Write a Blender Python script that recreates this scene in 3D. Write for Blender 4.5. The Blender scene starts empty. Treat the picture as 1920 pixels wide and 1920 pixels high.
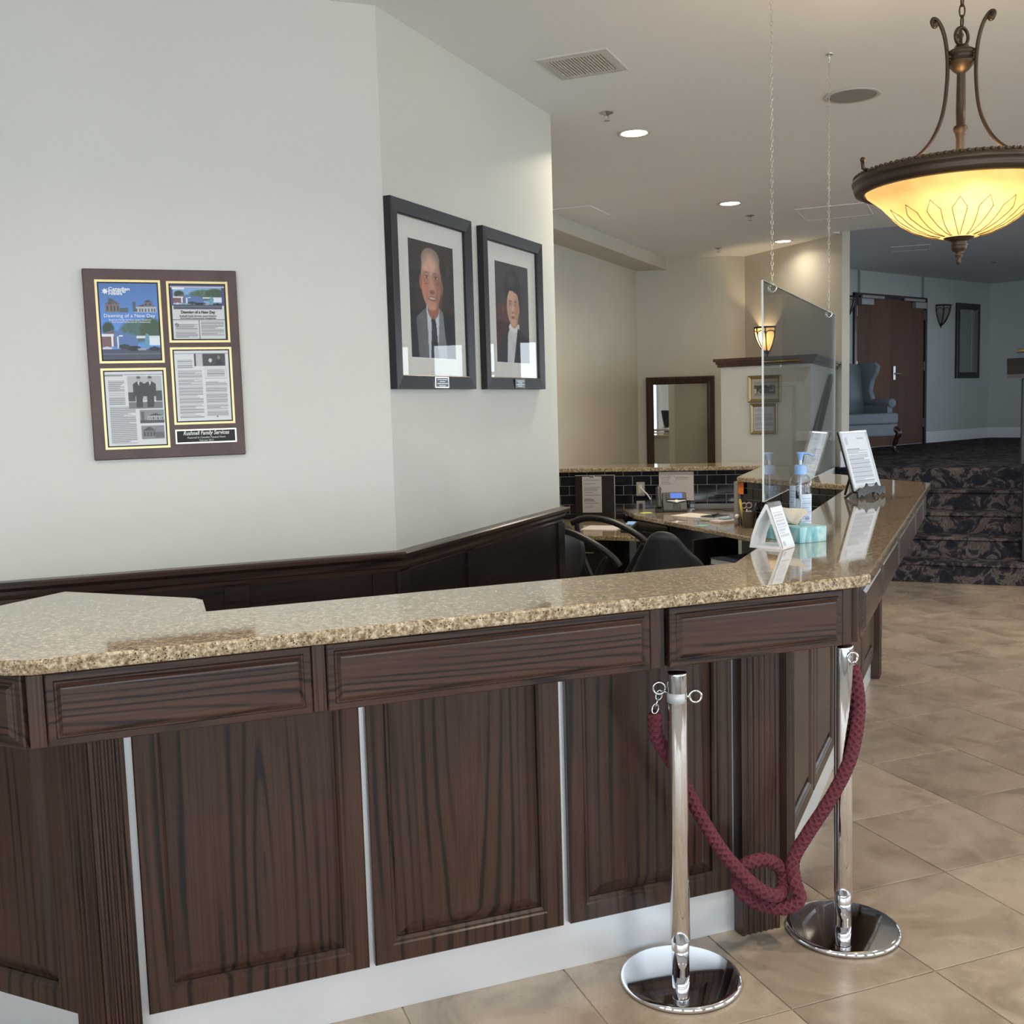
import bpy, bmesh, math, random
import numpy as np
from mathutils import Vector, Matrix
random.seed(7)
SC = bpy.context.scene
COL = SC.collection
PI = math.pi

# ------------------------------------------------------------------ camera
F_PX, PITCH, ROLL, CAM_H = 1972.67, math.radians(5.8485), math.radians(1.64905), 1.55233
cp, sp, cr, sr = math.cos(PITCH), math.sin(PITCH), math.cos(ROLL), math.sin(ROLL)
fwd = Vector((0, cp, -sp)); rgt = Vector((1, 0, 0)); dwn = Vector((0, -sp, -cp))
cx = cr * rgt + sr * dwn; cy = -sr * rgt + cr * dwn
cam = bpy.data.cameras.new('camera'); cam.sensor_width = 36.0; cam.lens = 36.0 * F_PX / 1920.0
cam.clip_start = 0.05; cam.clip_end = 200
camo = bpy.data.objects.new('camera', cam); COL.objects.link(camo)
camo.matrix_world = Matrix(((cx.x, -cy.x, -fwd.x, 0), (cx.y, -cy.y, -fwd.y, 0), (cx.z, -cy.z, -fwd.z, CAM_H), (0, 0, 0, 1)))
SC.camera = camo

# ------------------------------------------------------------------ world, exposure
SKY = 6.0
w = bpy.data.worlds.new('overcast_sky'); SC.world = w; w.use_nodes = True
w.node_tree.nodes['Background'].inputs[0].default_value = (0.82, 0.93, 1.0, 1)
w.node_tree.nodes['Background'].inputs[1].default_value = SKY
SC.view_settings.view_transform = 'Standard'; SC.view_settings.look = 'None'
SC.view_settings.exposure = 0.0; SC.view_settings.gamma = 1.0; SC.view_settings.use_curve_mapping = False
SC.cycles.use_denoising = True
SC.cycles.max_bounces = 7; SC.cycles.diffuse_bounces = 4; SC.cycles.glossy_bounces = 3
SC.cycles.transparent_max_bounces = 12; SC.cycles.transmission_bounces = 6
SC.cycles.caustics_reflective = False; SC.cycles.caustics_refractive = False
SC.cycles.sample_clamp_indirect = 4.0
SC.cycles.use_adaptive_sampling = True; SC.cycles.adaptive_threshold = 0.05
WARM = (1.0, 0.74, 0.42)
DOWNLIGHT_W, BOWL_W, SCONCE_W = 24.0, 17.0, 9.0

# ------------------------------------------------------------------ helpers
TH = math.radians(20.44); TH2 = TH + PI / 4; TH3 = TH - PI / 4
def fr(t): return (Vector((math.cos(t), math.sin(t), 0)), Vector((-math.sin(t), math.cos(t), 0)))
U, Mv = fr(TH); U2, M2 = fr(TH2); U3, M3 = fr(TH3)
def wpt(th, s, t, z=0.0):
    a, b = fr(th); p = a * s + b * t; return Vector((p.x, p.y, z))

def lin(c):
    return tuple(((x / 255 + 0.055) / 1.055) ** 2.4 if x > 10 else x / 255 / 12.92 for x in c)

MATS = {}
def P(name, col=(0.8, 0.8, 0.8), rough=0.5, metal=0.0, **kw):
    if name in MATS: return MATS[name]
    m = bpy.data.materials.new(name); m.use_nodes = True
    b = m.node_tree.nodes['Principled BSDF']
    b.inputs['Base Color'].default_value = (*col[:3], 1)
    b.inputs['Roughness'].default_value = rough; b.inputs['Metallic'].default_value = metal
    for k, v in kw.items():
        k = k.replace('_', ' ')
        b.inputs[k].default_value = v
    MATS[name] = m
    return m
class NT:
    def __init__(s, m): s.t = m.node_tree; s.b = s.t.nodes.get('Principled BSDF')
    def n(s, typ, **kw):
        x = s.t.nodes.new(typ)
        for k, v in kw.items():
            if k.startswith('i_'):
                key = k[2:]
                key = int(key) if key.isdigit() else key.replace('_', ' ')
                x.inputs[key].default_value = v
            else: setattr(x, k, v)
        return x
    def l(s, a, b): s.t.links.new(a, b)
    def ramp(s, fac, stops, interp='LINEAR'):
        r = s.t.nodes.new('ShaderNodeValToRGB'); r.color_ramp.interpolation = interp
        e = r.color_ramp.elements
        while len(e) < len(stops): e.new(0.5)
        for el, (p, c) in zip(e, stops):
            el.position = p; el.color = (*c[:3], 1) if len(c) >= 3 else (c[0], c[0], c[0], 1)
        s.l(fac, r.inputs[0]); return r.outputs[0]
    def mix(s, fac, a, b, mode='MIX'):
        x = s.t.nodes.new('ShaderNodeMix'); x.data_type = 'RGBA'; x.blend_type = mode
        for sock, v in ((x.inputs[0], fac), (x.inputs[6], a), (x.inputs[7], b)):
            if hasattr(v, 'is_output'): s.l(v, sock)
            elif isinstance(v, (int, float)): sock.default_value = v
            else: sock.default_value = (*v[:3], 1)
        return x.outputs[2]
    def math(s, op, a, b=None):
        x = s.t.nodes.new('ShaderNodeMath'); x.operation = op
        for sock, v in ((x.inputs[0], a), (x.inputs[1], b)):
            if v is None: continue
            if hasattr(v, 'is_output'): s.l(v, sock)
            else: sock.default_value = v
        return x.outputs[0]
    def coord(s, scale=(1, 1, 1), rnd=0.0, rot=(0, 0, 0), kind='Object'):
        c = s.t.nodes.new('ShaderNodeTexCoord'); mp = s.t.nodes.new('ShaderNodeMapping')
        mp.inputs['Scale'].default_value = scale; mp.inputs['Rotation'].default_value = rot
        s.l(c.outputs[kind], mp.inputs['Vector'])
        if rnd:
            oi = s.t.nodes.new('ShaderNodeObjectInfo')
            vm = s.t.nodes.new('ShaderNodeVectorMath'); vm.operation = 'SCALE'
            vm.inputs[0].default_value = (rnd, rnd * 0.7, rnd * 1.3); s.l(oi.outputs['Random'], vm.inputs['Scale'])
            s.l(vm.outputs[0], mp.inputs['Location'])
        return mp.outputs[0]
    def noise(s, vec, scale, detail=3, rough=0.55, dist=0.0):
        x = s.t.nodes.new('ShaderNodeTexNoise'); s.l(vec, x.inputs['Vector'])
        x.inputs['Scale'].default_value = scale; x.inputs['Detail'].default_value = detail
        x.inputs['Roughness'].default_value = rough; x.inputs['Distortion'].default_value = dist
        return x.outputs[0]
    def bump(s, h, strength=0.2, dist=0.002):
        x = s.t.nodes.new('ShaderNodeBump'); x.inputs['Strength'].default_value = strength; x.inputs['Distance'].default_value = dist
        s.l(h, x.inputs['Height']); s.l(x.outputs[0], s.b.inputs['Normal'])

def wood(name, axis, light, dark, rough=0.32, coat=0.25, scale=1.0, center=(0.26, 0.0, 0.25), tilt=4.5, period=0.027, lines=1.0):
    """plain-sawn board: growth rings about a slightly tilted axis give straight grain with cathedral arches"""
    m = P(name, light, rough, Coat_Weight=coat * 0.6, Coat_Roughness=0.12, Specular_IOR_Level=0.35); n = NT(m)
    tc = n.n('ShaderNodeTexCoord'); oi = n.n('ShaderNodeObjectInfo')
    r1 = n.math('SUBTRACT', oi.outputs['Random'], 0.5); r2 = n.math('FRACT', n.math('MULTIPLY', oi.outputs['Random'], 17.31)); r3 = n.math('SUBTRACT', n.math('FRACT', n.math('MULTIPLY', oi.outputs['Random'], 91.7)), 0.5)
    off = n.n('ShaderNodeCombineXYZ')
    if axis == 'z':
        n.l(n.math('SUBTRACT', n.math('MULTIPLY', r1, 0.22), center[0]), off.inputs[0]); n.l(n.math('MULTIPLY', r3, 1.1), off.inputs[2]); off.inputs[1].default_value = 0.006
        rot = (math.radians(tilt), 0, 0); st = (1, 1, 0.06)
    else:
        n.l(n.math('SUBTRACT', n.math('MULTIPLY', r1, 0.05), center[2]), off.inputs[2]); n.l(n.math('MULTIPLY', r3, 1.0), off.inputs[0]); off.inputs[1].default_value = 0.006
        rot = (0, 0, math.radians(tilt)); st = (0.06, 1, 1)
    va = n.n('ShaderNodeVectorMath', operation='ADD'); n.l(tc.outputs['Object'], va.inputs[0]); n.l(off.outputs[0], va.inputs[1])
    mp = n.n('ShaderNodeMapping'); mp.inputs['Rotation'].default_value = rot; mp.inputs['Scale'].default_value = (scale,) * 3; n.l(va.outputs[0], mp.inputs['Vector'])
    ms = n.n('ShaderNodeMapping'); ms.inputs['Scale'].default_value = st; n.l(va.outputs[0], ms.inputs['Vector'])
    n1_ = n.n('ShaderNodeTexNoise', i_Scale=7.0, i_Detail=2.0); n.l(ms.outputs[0], n1_.inputs['Vector'])
    n2_ = n.n('ShaderNodeTexNoise', i_Scale=60.0, i_Detail=2.0); n.l(ms.outputs[0], n2_.inputs['Vector'])
    wa = n.n('ShaderNodeVectorMath', operation='MULTIPLY_ADD'); n.l(n1_.outputs['Color'], wa.inputs[0]); wa.inputs[1].default_value = (0.11, 0.11, 0.0) if axis == 'z' else (0.0, 0.09, 0.09); n.l(mp.outputs[0], wa.inputs[2])
    wb = n.n('ShaderNodeVectorMath', operation='MULTIPLY_ADD'); n.l(n2_.outputs['Color'], wb.inputs[0]); wb.inputs[1].default_value = (0.008, 0.008, 0.0) if axis == 'z' else (0.0, 0.008, 0.008); n.l(wa.outputs[0], wb.inputs[2])
    wv = n.n('ShaderNodeTexWave', wave_type='RINGS', rings_direction=axis.upper(), i_Scale=0.314 / period, i_Distortion=0.0)
    n.l(wb.outputs[0], wv.inputs['Vector'])
    v2 = n.coord({'z': (170, 170, 3.0), 'x': (3.0, 170, 170)}[axis], 7.0); pores = n.noise(v2, 1.0, 2, 0.6)
    ln = n.ramp(wv.outputs[0], [(0.0, (0,)), (0.10, (0.12,)), (0.34, (0.85,)), (1.0, (1,))])
    gate = n.n('ShaderNodeTexNoise', i_Scale=22.0, i_Detail=1.0); n.l(ms.outputs[0], gate.inputs['Vector'])
    ln = n.mix(n.ramp(gate.outputs[0], [(0.38, (0.15,)), (0.56, (1,))]), (1, 1, 1), ln)
    pr = n.ramp(pores, [(0.30, (0.55,)), (0.58, (1,))])
    f = n.math('MULTIPLY', n.math('ADD', n.math('MULTIPLY', ln, lines), 1.0 - lines), pr)
    c = n.ramp(f, [(0.0, dark), (0.45, tuple(d_ * 0.5 + l_ * 0.5 for d_, l_ in zip(dark, light))), (1.0, light)])
    bn = n.n('ShaderNodeTexNoise', i_Scale=3.0, i_Detail=2.0); n.l(ms.outputs[0], bn.inputs['Vector'])
    tone = n.ramp(bn.outputs[0], [(0.3, (0.72, 0.72, 0.74)), (0.7, (1.15, 1.12, 1.08))])
    n.l(n.mix(1.0, c, tone, 'MULTIPLY'), n.b.inputs['Base Color']); n.bump(f, 0.10, 0.0008)
    return m

class MB:
    """collects shapes in local coordinates; build() links them as one mesh object"""
    def __init__(s): s.v = []; s.f = []; s.sm = []; s.c = None
    def add(s, vs, fs, smooth=False):
        o = len(s.v); s.v += [tuple(p) for p in vs]; s.f += [tuple(i + o for i in f) for f in fs]; s.sm += [smooth] * len(fs)
        return s
    def box(s, x0, x1, y0, y1, z0, z1):
        x0, x1 = min(x0, x1), max(x0, x1); y0, y1 = min(y0, y1), max(y0, y1); z0, z1 = min(z0, z1), max(z0, z1)
        return s.add([(x0, y0, z0), (x1, y0, z0), (x1, y1, z0), (x0, y1, z0), (x0, y0, z1), (x1, y0, z1), (x1, y1, z1), (x0, y1, z1)],
                     [(3, 2, 1, 0), (4, 5, 6, 7), (0, 1, 5, 4), (1, 2, 6, 5), (2, 3, 7, 6), (3, 0, 4, 7)])
    def prism(s, poly, z0, z1, axis='z', smooth=False):
        n = len(poly)
        a = sum(poly[i][0] * poly[(i + 1) % n][1] - poly[(i + 1) % n][0] * poly[i][1] for i in range(n))
        if a < 0: poly = poly[::-1]
        mp = {'z': lambda p, q: (p[0], p[1], q), 'y': lambda p, q: (p[0], -q, p[1]), 'x': lambda p, q: (q, p[0], p[1])}[axis]
        vs = [mp(p, z0) for p in poly] + [mp(p, z1) for p in poly]
        fs = [tuple(range(n))[::-1], tuple(range(n, 2 * n))]
        o = len(s.v); s.add(vs, fs)
        s.f += [tuple(o + k for k in (i, (i + 1) % n, n + (i + 1) % n, n + i)) for i in range(n)]; s.sm += [smooth] * n
        return s
    def lathe(s, prof, n=32, c=(0, 0, 0), smooth=True, cap=True, a0=0.0, a1=2 * PI, axis='z'):
        full = abs(a1 - a0 - 2 * PI) < 1e-6; m = n if full else n + 1
        vs = []
        for r, z in prof:
            for i in range(m):
                a = a0 + (a1 - a0) * i / n
                p = (r * math.cos(a), r * math.sin(a), z)
                if axis == 'y': p = (p[0], p[2], -p[1])
                if axis == 'x': p = (p[2], p[0], p[1])
                vs.append((c[0] + p[0], c[1] + p[1], c[2] + p[2]))
        fs = []
        for k in range(len(prof) - 1):
            for i in range(n):
                j = (i + 1) % m if full else i + 1
                fs.append((k * m + i, k * m + j, (k + 1) * m + j, (k + 1) * m + i))
        s.add(vs, fs, smooth)
        if cap and full:
            o = len(s.v) - len(vs)
            if prof[0][0] > 1e-5: s.f.append(tuple(o + i for i in range(m))[::-1]); s.sm.append(False)
            if prof[-1][0] > 1e-5: s.f.append(tuple(o + (len(prof) - 1) * m + i for i in range(m))); s.sm.append(False)
        return s
    def tube(s, pts, r, n=10, cap=True, rfun=None, sq=None, closed=False):
        pts = [Vector(p) for p in pts]; N = len(pts)
        tan = []
        for i in range(N):
            if closed: d = pts[(i + 1) % N] - pts[i - 1]
            else: d = pts[min(i + 1, N - 1)] - pts[max(i - 1, 0)]
            tan.append(d.normalized() if d.length > 1e-9 else Vector((0, 0, 1)))
        up = Vector((0, 0, 1)) if abs(tan[0].z) < 0.9 else Vector((1, 0, 0))
        nrm = (up - tan[0] * up.dot(tan[0])).normalized()
        vs = []; L = 0.0
        for i in range(N):
            if i: L += (pts[i] - pts[i - 1]).length
            nrm = (nrm - tan[i] * nrm.dot(tan[i])).normalized(); bi = tan[i].cross(nrm)
            rr = r[i] if isinstance(r, (list, tuple)) else r
            for k in range(n):
                a = 2 * PI * k / n
                if sq: q = nrm * (sq[0] * (1 if math.cos(a + PI / 4) > 0 else -1)) + bi * (sq[1] * (1 if math.sin(a + PI / 4) > 0 else -1))
                else:
                    q2 = rr if rfun is None else rr * rfun(a, L)
                    q = nrm * (q2 * math.cos(a)) + bi * (q2 * math.sin(a))
                vs.append(pts[i] + q)
        fs = []
        for i in range(N if closed else N - 1):
            for k in range(n):
                j = (i + 1) % N
                fs.append((i * n + k, i * n + (k + 1) % n, j * n + (k + 1) % n, j * n + k))
        if cap and not closed:
            fs.append(tuple(range(n))[::-1]); fs.append(tuple((N - 1) * n + k for k in range(n)))
        return s.add(vs, fs, not sq)
    def rings(s, w, h, rings, y_sign=-1, x0=0.0, z0=0.0, back=None, center=True):
        """mitred concentric rectangle profile in the xz plane; rings = [(inset, outward)], outward towards -y"""
        vs = []
        for ins, d in rings:
            vs += [(x0 + ins, y_sign * d, z0 + ins), (x0 + w - ins, y_sign * d, z0 + ins), (x0 + w - ins, y_sign * d, z0 + h - ins), (x0 + ins, y_sign * d, z0 + h - ins)]
        fs = []
        for k in range(len(rings) - 1):
            for i in range(4):
                j = (i + 1) % 4
                fs.append((4 * k + i, 4 * k + j, 4 * k + 4 + j, 4 * k + 4 + i))
        o = 4 * (len(rings) - 1)
        if center: fs.append((o, o + 1, o + 2, o + 3))
        return s.add(vs, fs)
    def sphere(s, c, r, n=12, m=8, sx=1, sy=1, sz=1):
        prof = [(max(1e-6, r * math.sin(PI * i / m)), -r * math.cos(PI * i / m)) for i in range(m + 1)]
        o = len(s.v); s.lathe(prof, n, (0, 0, 0), True, False)
        for i in range(o, len(s.v)):
            p = s.v[i]; s.v[i] = (c[0] + p[0] * sx, c[1] + p[1] * sy, c[2] + p[2] * sz)
        return s
    def xf(s, mat, start=0):
        for i in range(start, len(s.v)): s.v[i] = tuple(mat @ Vector(s.v[i]))
        return s
    def build(s, name, mat, parent=None, bevel=0.0, seg=1, loc=None, rot=None, kind=None, off=None):
        me = bpy.data.meshes.new(name)
        vs = s.v if off is None else [(a - off[0], b - off[1], c - off[2]) for a, b, c in s.v]
        me.from_pydata(vs, [], s.f)
        me.polygons.foreach_set('use_smooth', s.sm)
        if bevel > 0:
            bm = bmesh.new(); bm.from_mesh(me)
            bmesh.ops.remove_doubles(bm, verts=bm.verts, dist=1e-6)
            ed = [e for e in bm.edges if len(e.link_faces) == 2 and e.calc_face_angle(0) > 0.5]
            bmesh.ops.bevel(bm, geom=ed, offset=bevel, segments=seg, profile=0.5, affect='EDGES', clamp_overlap=True)
            bm.to_mesh(me); bm.free()
        me.materials.append(mat)
        return link(name, me, parent, loc, rot, kind)

def link(name, me, parent=None, loc=None, rot=None, kind=None):
    o = bpy.data.objects.new(name, me); COL.objects.link(o)
    if parent is not None: o.parent = parent
    if loc is not None: o.location = loc
    if rot is not None: o.rotation_euler = rot
    if kind: o['kind'] = kind
    return o
def thing(name, label, cat, loc=(0, 0, 0), rotz=0.0, group=None, kind=None):
    o = bpy.data.objects.new(name, None); COL.objects.link(o); o.empty_display_size = 0.1
    o.location = loc; o.rotation_euler = (0, 0, rotz)
    if label: o['label'] = label
    if cat: o['category'] = cat
    if group: o['group'] = group
    if kind: o['kind'] = kind
    return o
def tag(o, label, cat=None, group=None, kind=None):
    o['label'] = label
    if cat: o['category'] = cat
    if group: o['group'] = group
    if kind: o['kind'] = kind
    return o
def text(body, size, mat, parent, loc, rot=(PI / 2, 0, 0), align='LEFT', name='lettering', shear=0.0, depth=0.0002, sx=1.0, bold=0.0):
    cu = bpy.data.curves.new('tmp', 'FONT'); cu.body = body; cu.size = size; cu.align_x = align; cu.align_y = 'CENTER'
    cu.shear = shear; cu.extrude = depth; cu.offset = bold; cu.resolution_u = 2
    ob = bpy.data.objects.new('tmp', cu); me = bpy.data.meshes.new_from_object(ob)
    bpy.data.objects.remove(ob); bpy.data.curves.remove(cu)
    if sx != 1.0:
        for v in me.vertices: v.co.x *= sx
    me.materials.clear(); me.materials.append(mat); me.name = name
    return link(name, me, parent, loc, rot)
def paint(name, w, h, nx, ny, fn, parent, loc=(0, 0, 0), rot=(0, 0, 0), rough=0.4):
    """a flat print: a fine grid in the xz plane coloured by fn(u, v) -> rgb arrays (0..1 sRGB)"""
    uu, vv = np.meshgrid(np.linspace(0, 1, nx + 1), np.linspace(0, 1, ny + 1))
    rgb = np.clip(np.stack([np.broadcast_to(q, uu.shape) for q in fn(uu, vv)], -1), 0, 1)
    rgb = np.where(rgb <= 0.04045, rgb / 12.92, ((rgb + 0.055) / 1.055) ** 2.4)
    vs = np.stack([uu * w, np.zeros_like(uu), vv * h], -1).reshape(-1, 3)
    i = np.arange(ny)[:, None] * (nx + 1) + np.arange(nx)[None]
    fs = np.stack([i, i + 1, i + nx + 2, i + nx + 1], -1).reshape(-1, 4)
    me = bpy.data.meshes.new(name); me.from_pydata(vs.tolist(), [], fs.tolist())
    ca = me.color_attributes.new('Col', 'FLOAT_COLOR', 'POINT')
    ca.data.foreach_set('color', np.concatenate([rgb.reshape(-1, 3), np.ones((rgb.size // 3, 1))], 1).astype(np.float32).ravel())
    key = 'print_%.2f' % rough
    if key not in MATS:
        m = P(key, (1, 1, 1), rough); n = NT(m)
        a = n.n('ShaderNodeVertexColor', layer_name='Col'); n.l(a.outputs[0], n.b.inputs['Base Color'])
    me.materials.append(MATS[key])
    return link(name, me, parent, loc, rot)
def light(name, typ, loc, energy, color, parent=None, size=0.1, rot=(0, 0, 0), **kw):
    l = bpy.data.lights.new(name, typ); l.energy = energy; l.color = color
    if typ == 'AREA': l.shape = 'DISK'; l.size = size
    else: l.shadow_soft_size = size
    for k, v in kw.items(): setattr(l, k, v)
    o = bpy.data.objects.new(name, l); COL.objects.link(o); o.location = loc; o.rotation_euler = rot
    if parent is not None: o.parent = parent
    return o

# ------------------------------------------------------------------ materials
def mottled(name, c1, c2, scale, rough, bumps=0.0, **kw):
    m = P(name, c1, rough, **kw); n = NT(m)
    f = n.noise(n.coord(), scale, 4)
    n.l(n.mix(n.ramp(f, [(0.35, (0,)), (0.65, (1,))]), c1, c2), n.b.inputs['Base Color'])
    if bumps: n.bump(n.noise(n.coord(), scale * 40, 2), bumps, 0.001)
    return m
m_wall = mottled('wall_paint', (0.635, 0.63, 0.575), (0.655, 0.65, 0.595), 2.0, 0.55, 0.04)
m_lounge = mottled('lounge_paint', (0.60, 0.56, 0.475), (0.63, 0.59, 0.505), 2.0, 0.6, 0.04)
m_hall = mottled('hall_shade_paint', (0.46, 0.50, 0.51), (0.48, 0.52, 0.53), 1.5, 0.5, 0.04)  # blue-grey: the hall's dimness and cool daylight put into the wall colour
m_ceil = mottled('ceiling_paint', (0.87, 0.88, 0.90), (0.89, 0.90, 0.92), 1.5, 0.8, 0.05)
m_hceil = mottled('hall_ceiling_shade_paint', (0.64, 0.66, 0.70), (0.66, 0.68, 0.72), 1.5, 0.8, 0.05)  # weaker, cooler light over the hall painted into the ceiling colour
m_trimw = P('white_trim', (0.78, 0.80, 0.84), 0.4)
OAK, OAKD = (0.066, 0.032, 0.021), (0.011, 0.007, 0.007)
m_oak_z = wood('dark_oak_upright', 'z', OAK, OAKD)
m_oak_x = wood('dark_oak_lengthwise', 'x', OAK, OAKD, center=(0, 0, 0.05), tilt=3.0, period=0.014)
m_post = wood('dark_oak_post', 'z', OAK, OAKD, center=(0.5, 0, 0), tilt=1.0, period=0.013)
m_rail = wood('dark_oak_rail', 'x', (0.060, 0.032, 0.024), (0.020, 0.012, 0.011), rough=0.25, center=(0, 0, 0.3))
m_wains = wood('dark_wainscot', 'x', (0.030, 0.018, 0.016), (0.012, 0.008, 0.008), rough=0.35)
m_doorw = wood('walnut_door', 'z', (0.135, 0.060, 0.036), (0.075, 0.034, 0.022), rough=0.6, coat=0.0, scale=0.6, lines=0.5)
m_dark = P('black_interior', (0.012, 0.010, 0.010), 0.5)
m_alu = P('brushed_aluminium', (0.84, 0.88, 0.93), 0.36, 0.55)
_n = NT(m_alu); _n.bump(_n.noise(_n.coord((2, 400, 2)), 1.0, 2), 0.05, 0.0005)
m_chrome = P('polished_chrome', (0.80, 0.80, 0.82), 0.06, 1.0)
m_steel = P('satin_steel', (0.50, 0.51, 0.52), 0.3, 1.0)
m_bronze = P('oil_rubbed_bronze', (0.075, 0.052, 0.036), 0.42, 0.75)
m_gold = P('antique_gold', (0.34, 0.27, 0.14), 0.38, 0.85)
m_blackp = P('black_plastic', (0.012, 0.012, 0.014), 0.4)
m_blackf = P('black_frame_paint', (0.013, 0.013, 0.015), 0.35)
m_white = P('white_plastic', (0.80, 0.80, 0.80), 0.35)
m_paper = P('white_paper', (0.82, 0.82, 0.83), 0.7)
m_mat = P('cream_mount_board', (0.78, 0.77, 0.72), 0.8)
m_grout = P('light_grout', (0.50, 0.48, 0.42), 0.9)
m_ink = P('black_ink', (0.01, 0.01, 0.012), 0.6)
m_text_grey = P('grey_print', (0.18, 0.18, 0.19), 0.7)
# glossy transparent sheets
def sheet(name, tint, ior=1.45, rough=0.0):
    m = bpy.data.materials.new(name); m.use_nodes = True; t = m.node_tree
    for x in list(t.nodes): t.nodes.remove(x)
    o = t.nodes.new('ShaderNodeOutputMaterial'); mx = t.nodes.new('ShaderNodeMixShader'); fz = t.nodes.new('ShaderNodeFresnel')
    tr = t.nodes.new('ShaderNodeBsdfTransparent'); gl = t.nodes.new('ShaderNodeBsdfGlossy')
    ge = t.nodes.new('ShaderNodeNewGeometry'); mr = t.nodes.new('ShaderNodeMapRange'); mr.inputs['To Min'].default_value = ior; mr.inputs['To Max'].default_value = 1 / ior
    t.links.new(ge.outputs['Backfacing'], mr.inputs['Value']); t.links.new(mr.outputs[0], fz.inputs[0]); tr.inputs[0].default_value = (*tint, 1); gl.inputs['Roughness'].default_value = rough
    t.links.new(fz.outputs[0], mx.inputs[0]); t.links.new(tr.outputs[0], mx.inputs[1]); t.links.new(gl.outputs[0], mx.inputs[2]); t.links.new(mx.outputs[0], o.inputs[0])
    MATS[name] = m; return m
m_acryl = sheet('clear_acrylic', (0.93, 0.94, 0.94), 1.5)
m_acredge = P('acrylic_edge', (0.55, 0.60, 0.60), 0.2)
m_glass = sheet('picture_glass', (0.98, 0.98, 0.98), 1.5)
m_pet = sheet('clear_bottle_plastic', (0.86, 0.89, 0.93), 1.75)
# floor tile
def tile_mat():
    m = P('travertine_tile', (0.4, 0.33, 0.25), 0.24, Coat_Weight=0.15, Coat_Roughness=0.15); n = NT(m)
    v = n.coord((1, 1, 1), 9.0)
    a = n.noise(v, 4.0, 6, 0.62, 0.6); b = n.noise(v, 22.0, 4, 0.6)
    oi = n.n('ShaderNodeObjectInfo')
    c = n.ramp(a, [(0.30, lin((136, 122, 107))), (0.50, lin((178, 164, 147))), (0.72, lin((200, 188, 172)))])
    c = n.mix(n.math('MULTIPLY', b, 0.35), c, lin((140, 125, 110)))
    t = n.ramp(oi.outputs['Random'], [(0.0, (0.86, 0.86, 0.86)), (1.0, (1.06, 1.05, 1.04))])
    n.l(n.mix(1.0, c, t, 'MULTIPLY'), n.b.inputs['Base Color'])
    n.l(n.ramp(a, [(0.3, (0.34,)), (0.7, (0.20,))]), n.b.inputs['Roughness'])
    n.bump(b, 0.06, 0.002)
    return m
m_tile = tile_mat()
m_fgrout = P('floor_grout', lin((160, 150, 138)), 0.8)
def granite():
    m = P('speckled_granite', (0.4, 0.33, 0.24), 0.06, Coat_Weight=0.6, Coat_Roughness=0.03); n = NT(m)
    v = n.coord()
    base = n.noise(v, 85.0, 5, 0.75)
    c = n.ramp(base, [(0.33, lin((84, 70, 55))), (0.45, lin((134, 117, 92))), (0.56, lin((178, 163, 136))), (0.70, lin((218, 207, 187)))])
    vo = n.n('ShaderNodeTexVoronoi', i_Scale=150.0); n.l(v, vo.inputs['Vector'])
    patch = n.noise(v, 28.0, 3, 0.6)
    dk = n.math('MULTIPLY', n.ramp(vo.outputs['Distance'], [(0.22, (1,)), (0.34, (0,))]), n.ramp(patch, [(0.47, (0,)), (0.55, (1,))]))
    c = n.mix(dk, c, lin((46, 38, 34)))
    v3 = n.n('ShaderNodeTexVoronoi', i_Scale=95.0); n.l(v, v3.inputs['Vector'])
    rs = n.math('MULTIPLY', n.ramp(v3.outputs['Distance'], [(0.25, (1,)), (0.4, (0,))]), n.ramp(n.noise(v, 19.0, 2), [(0.54, (0,)), (0.62, (1,))]))
    c = n.mix(n.math('MULTIPLY', rs, 0.7), c, lin((128, 84, 56)))
    n.l(c, n.b.inputs['Base Color']); return m
m_gran = granite()
def carpet():
    m = P('floral_carpet', (0.03, 0.03, 0.05), 0.95, Specular_IOR_Level=0.1); n = NT(m)
    v = n.coord()
    a = n.noise(v, 7.0, 6, 0.66, 1.4); b = n.noise(v, 60.0, 3)
    c = n.ramp(a, [(0.40, lin((44, 47, 57))), (0.50, lin((62, 60, 66))), (0.555, lin((126, 114, 112))), (0.60, lin((90, 81, 80))), (0.68, lin((136, 122, 118))), (0.78, lin((76, 72, 74)))])
    n.l(n.mix(n.math('MULTIPLY', b, 0.45), c, lin((22, 22, 28))), n.b.inputs['Base Color']); n.bump(b, 0.3, 0.004)
    return m
m_carpet = carpet()

# ================================================================== structure
HC = 3.05; ZUP = 0.865; RIS = 0.173; TRD = 0.28; R0 = 9.147
def struct(name, label=None):
    o = thing(name, label, None, kind='structure'); return o
# ---- floor of square tiles (grid measured from the joints)
S = 0.4572; THT = math.radians(20.436)
Ut, Vt = Vector((math.cos(THT), math.sin(THT), 0)), Vector((-math.sin(THT), math.cos(THT), 0))
Og = Vector((2.41536, 5.89157, 0)) * S
floor = MB().box(-6, 12, -5, 16, -0.12, -0.004).build('floor', m_fgrout, kind='structure')
floor['label'] = 'beige travertine tile floor laid square to the counter'
tm = MB().box(-S / 2 + 0.0018, S / 2 - 0.0018, -S / 2 + 0.0018, S / 2 - 0.0018, -0.010, 0.0).build('tile', m_tile, floor, bevel=0.0012)
tiles = []
for k in range(-14, 16):
    for r in range(-14, 16):
        c = Og + (k + 0.5) * S * Ut + (r + 0.5) * S * Vt
        if not (-3.2 < c.x < 5.2 and 0.6 < c.y < 9.4): continue
        t_ = c.dot(Mv); t2_ = c.dot(M2); s2_ = c.dot(U2)
        if t_ > 2.95 and t2_ > 0.95: continue                # behind the counter
        if s2_ > R0 + 0.35: continue                         # under the stairs
        tiles.append((c.length, c))
tiles.sort(key=lambda q: q[0])
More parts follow.
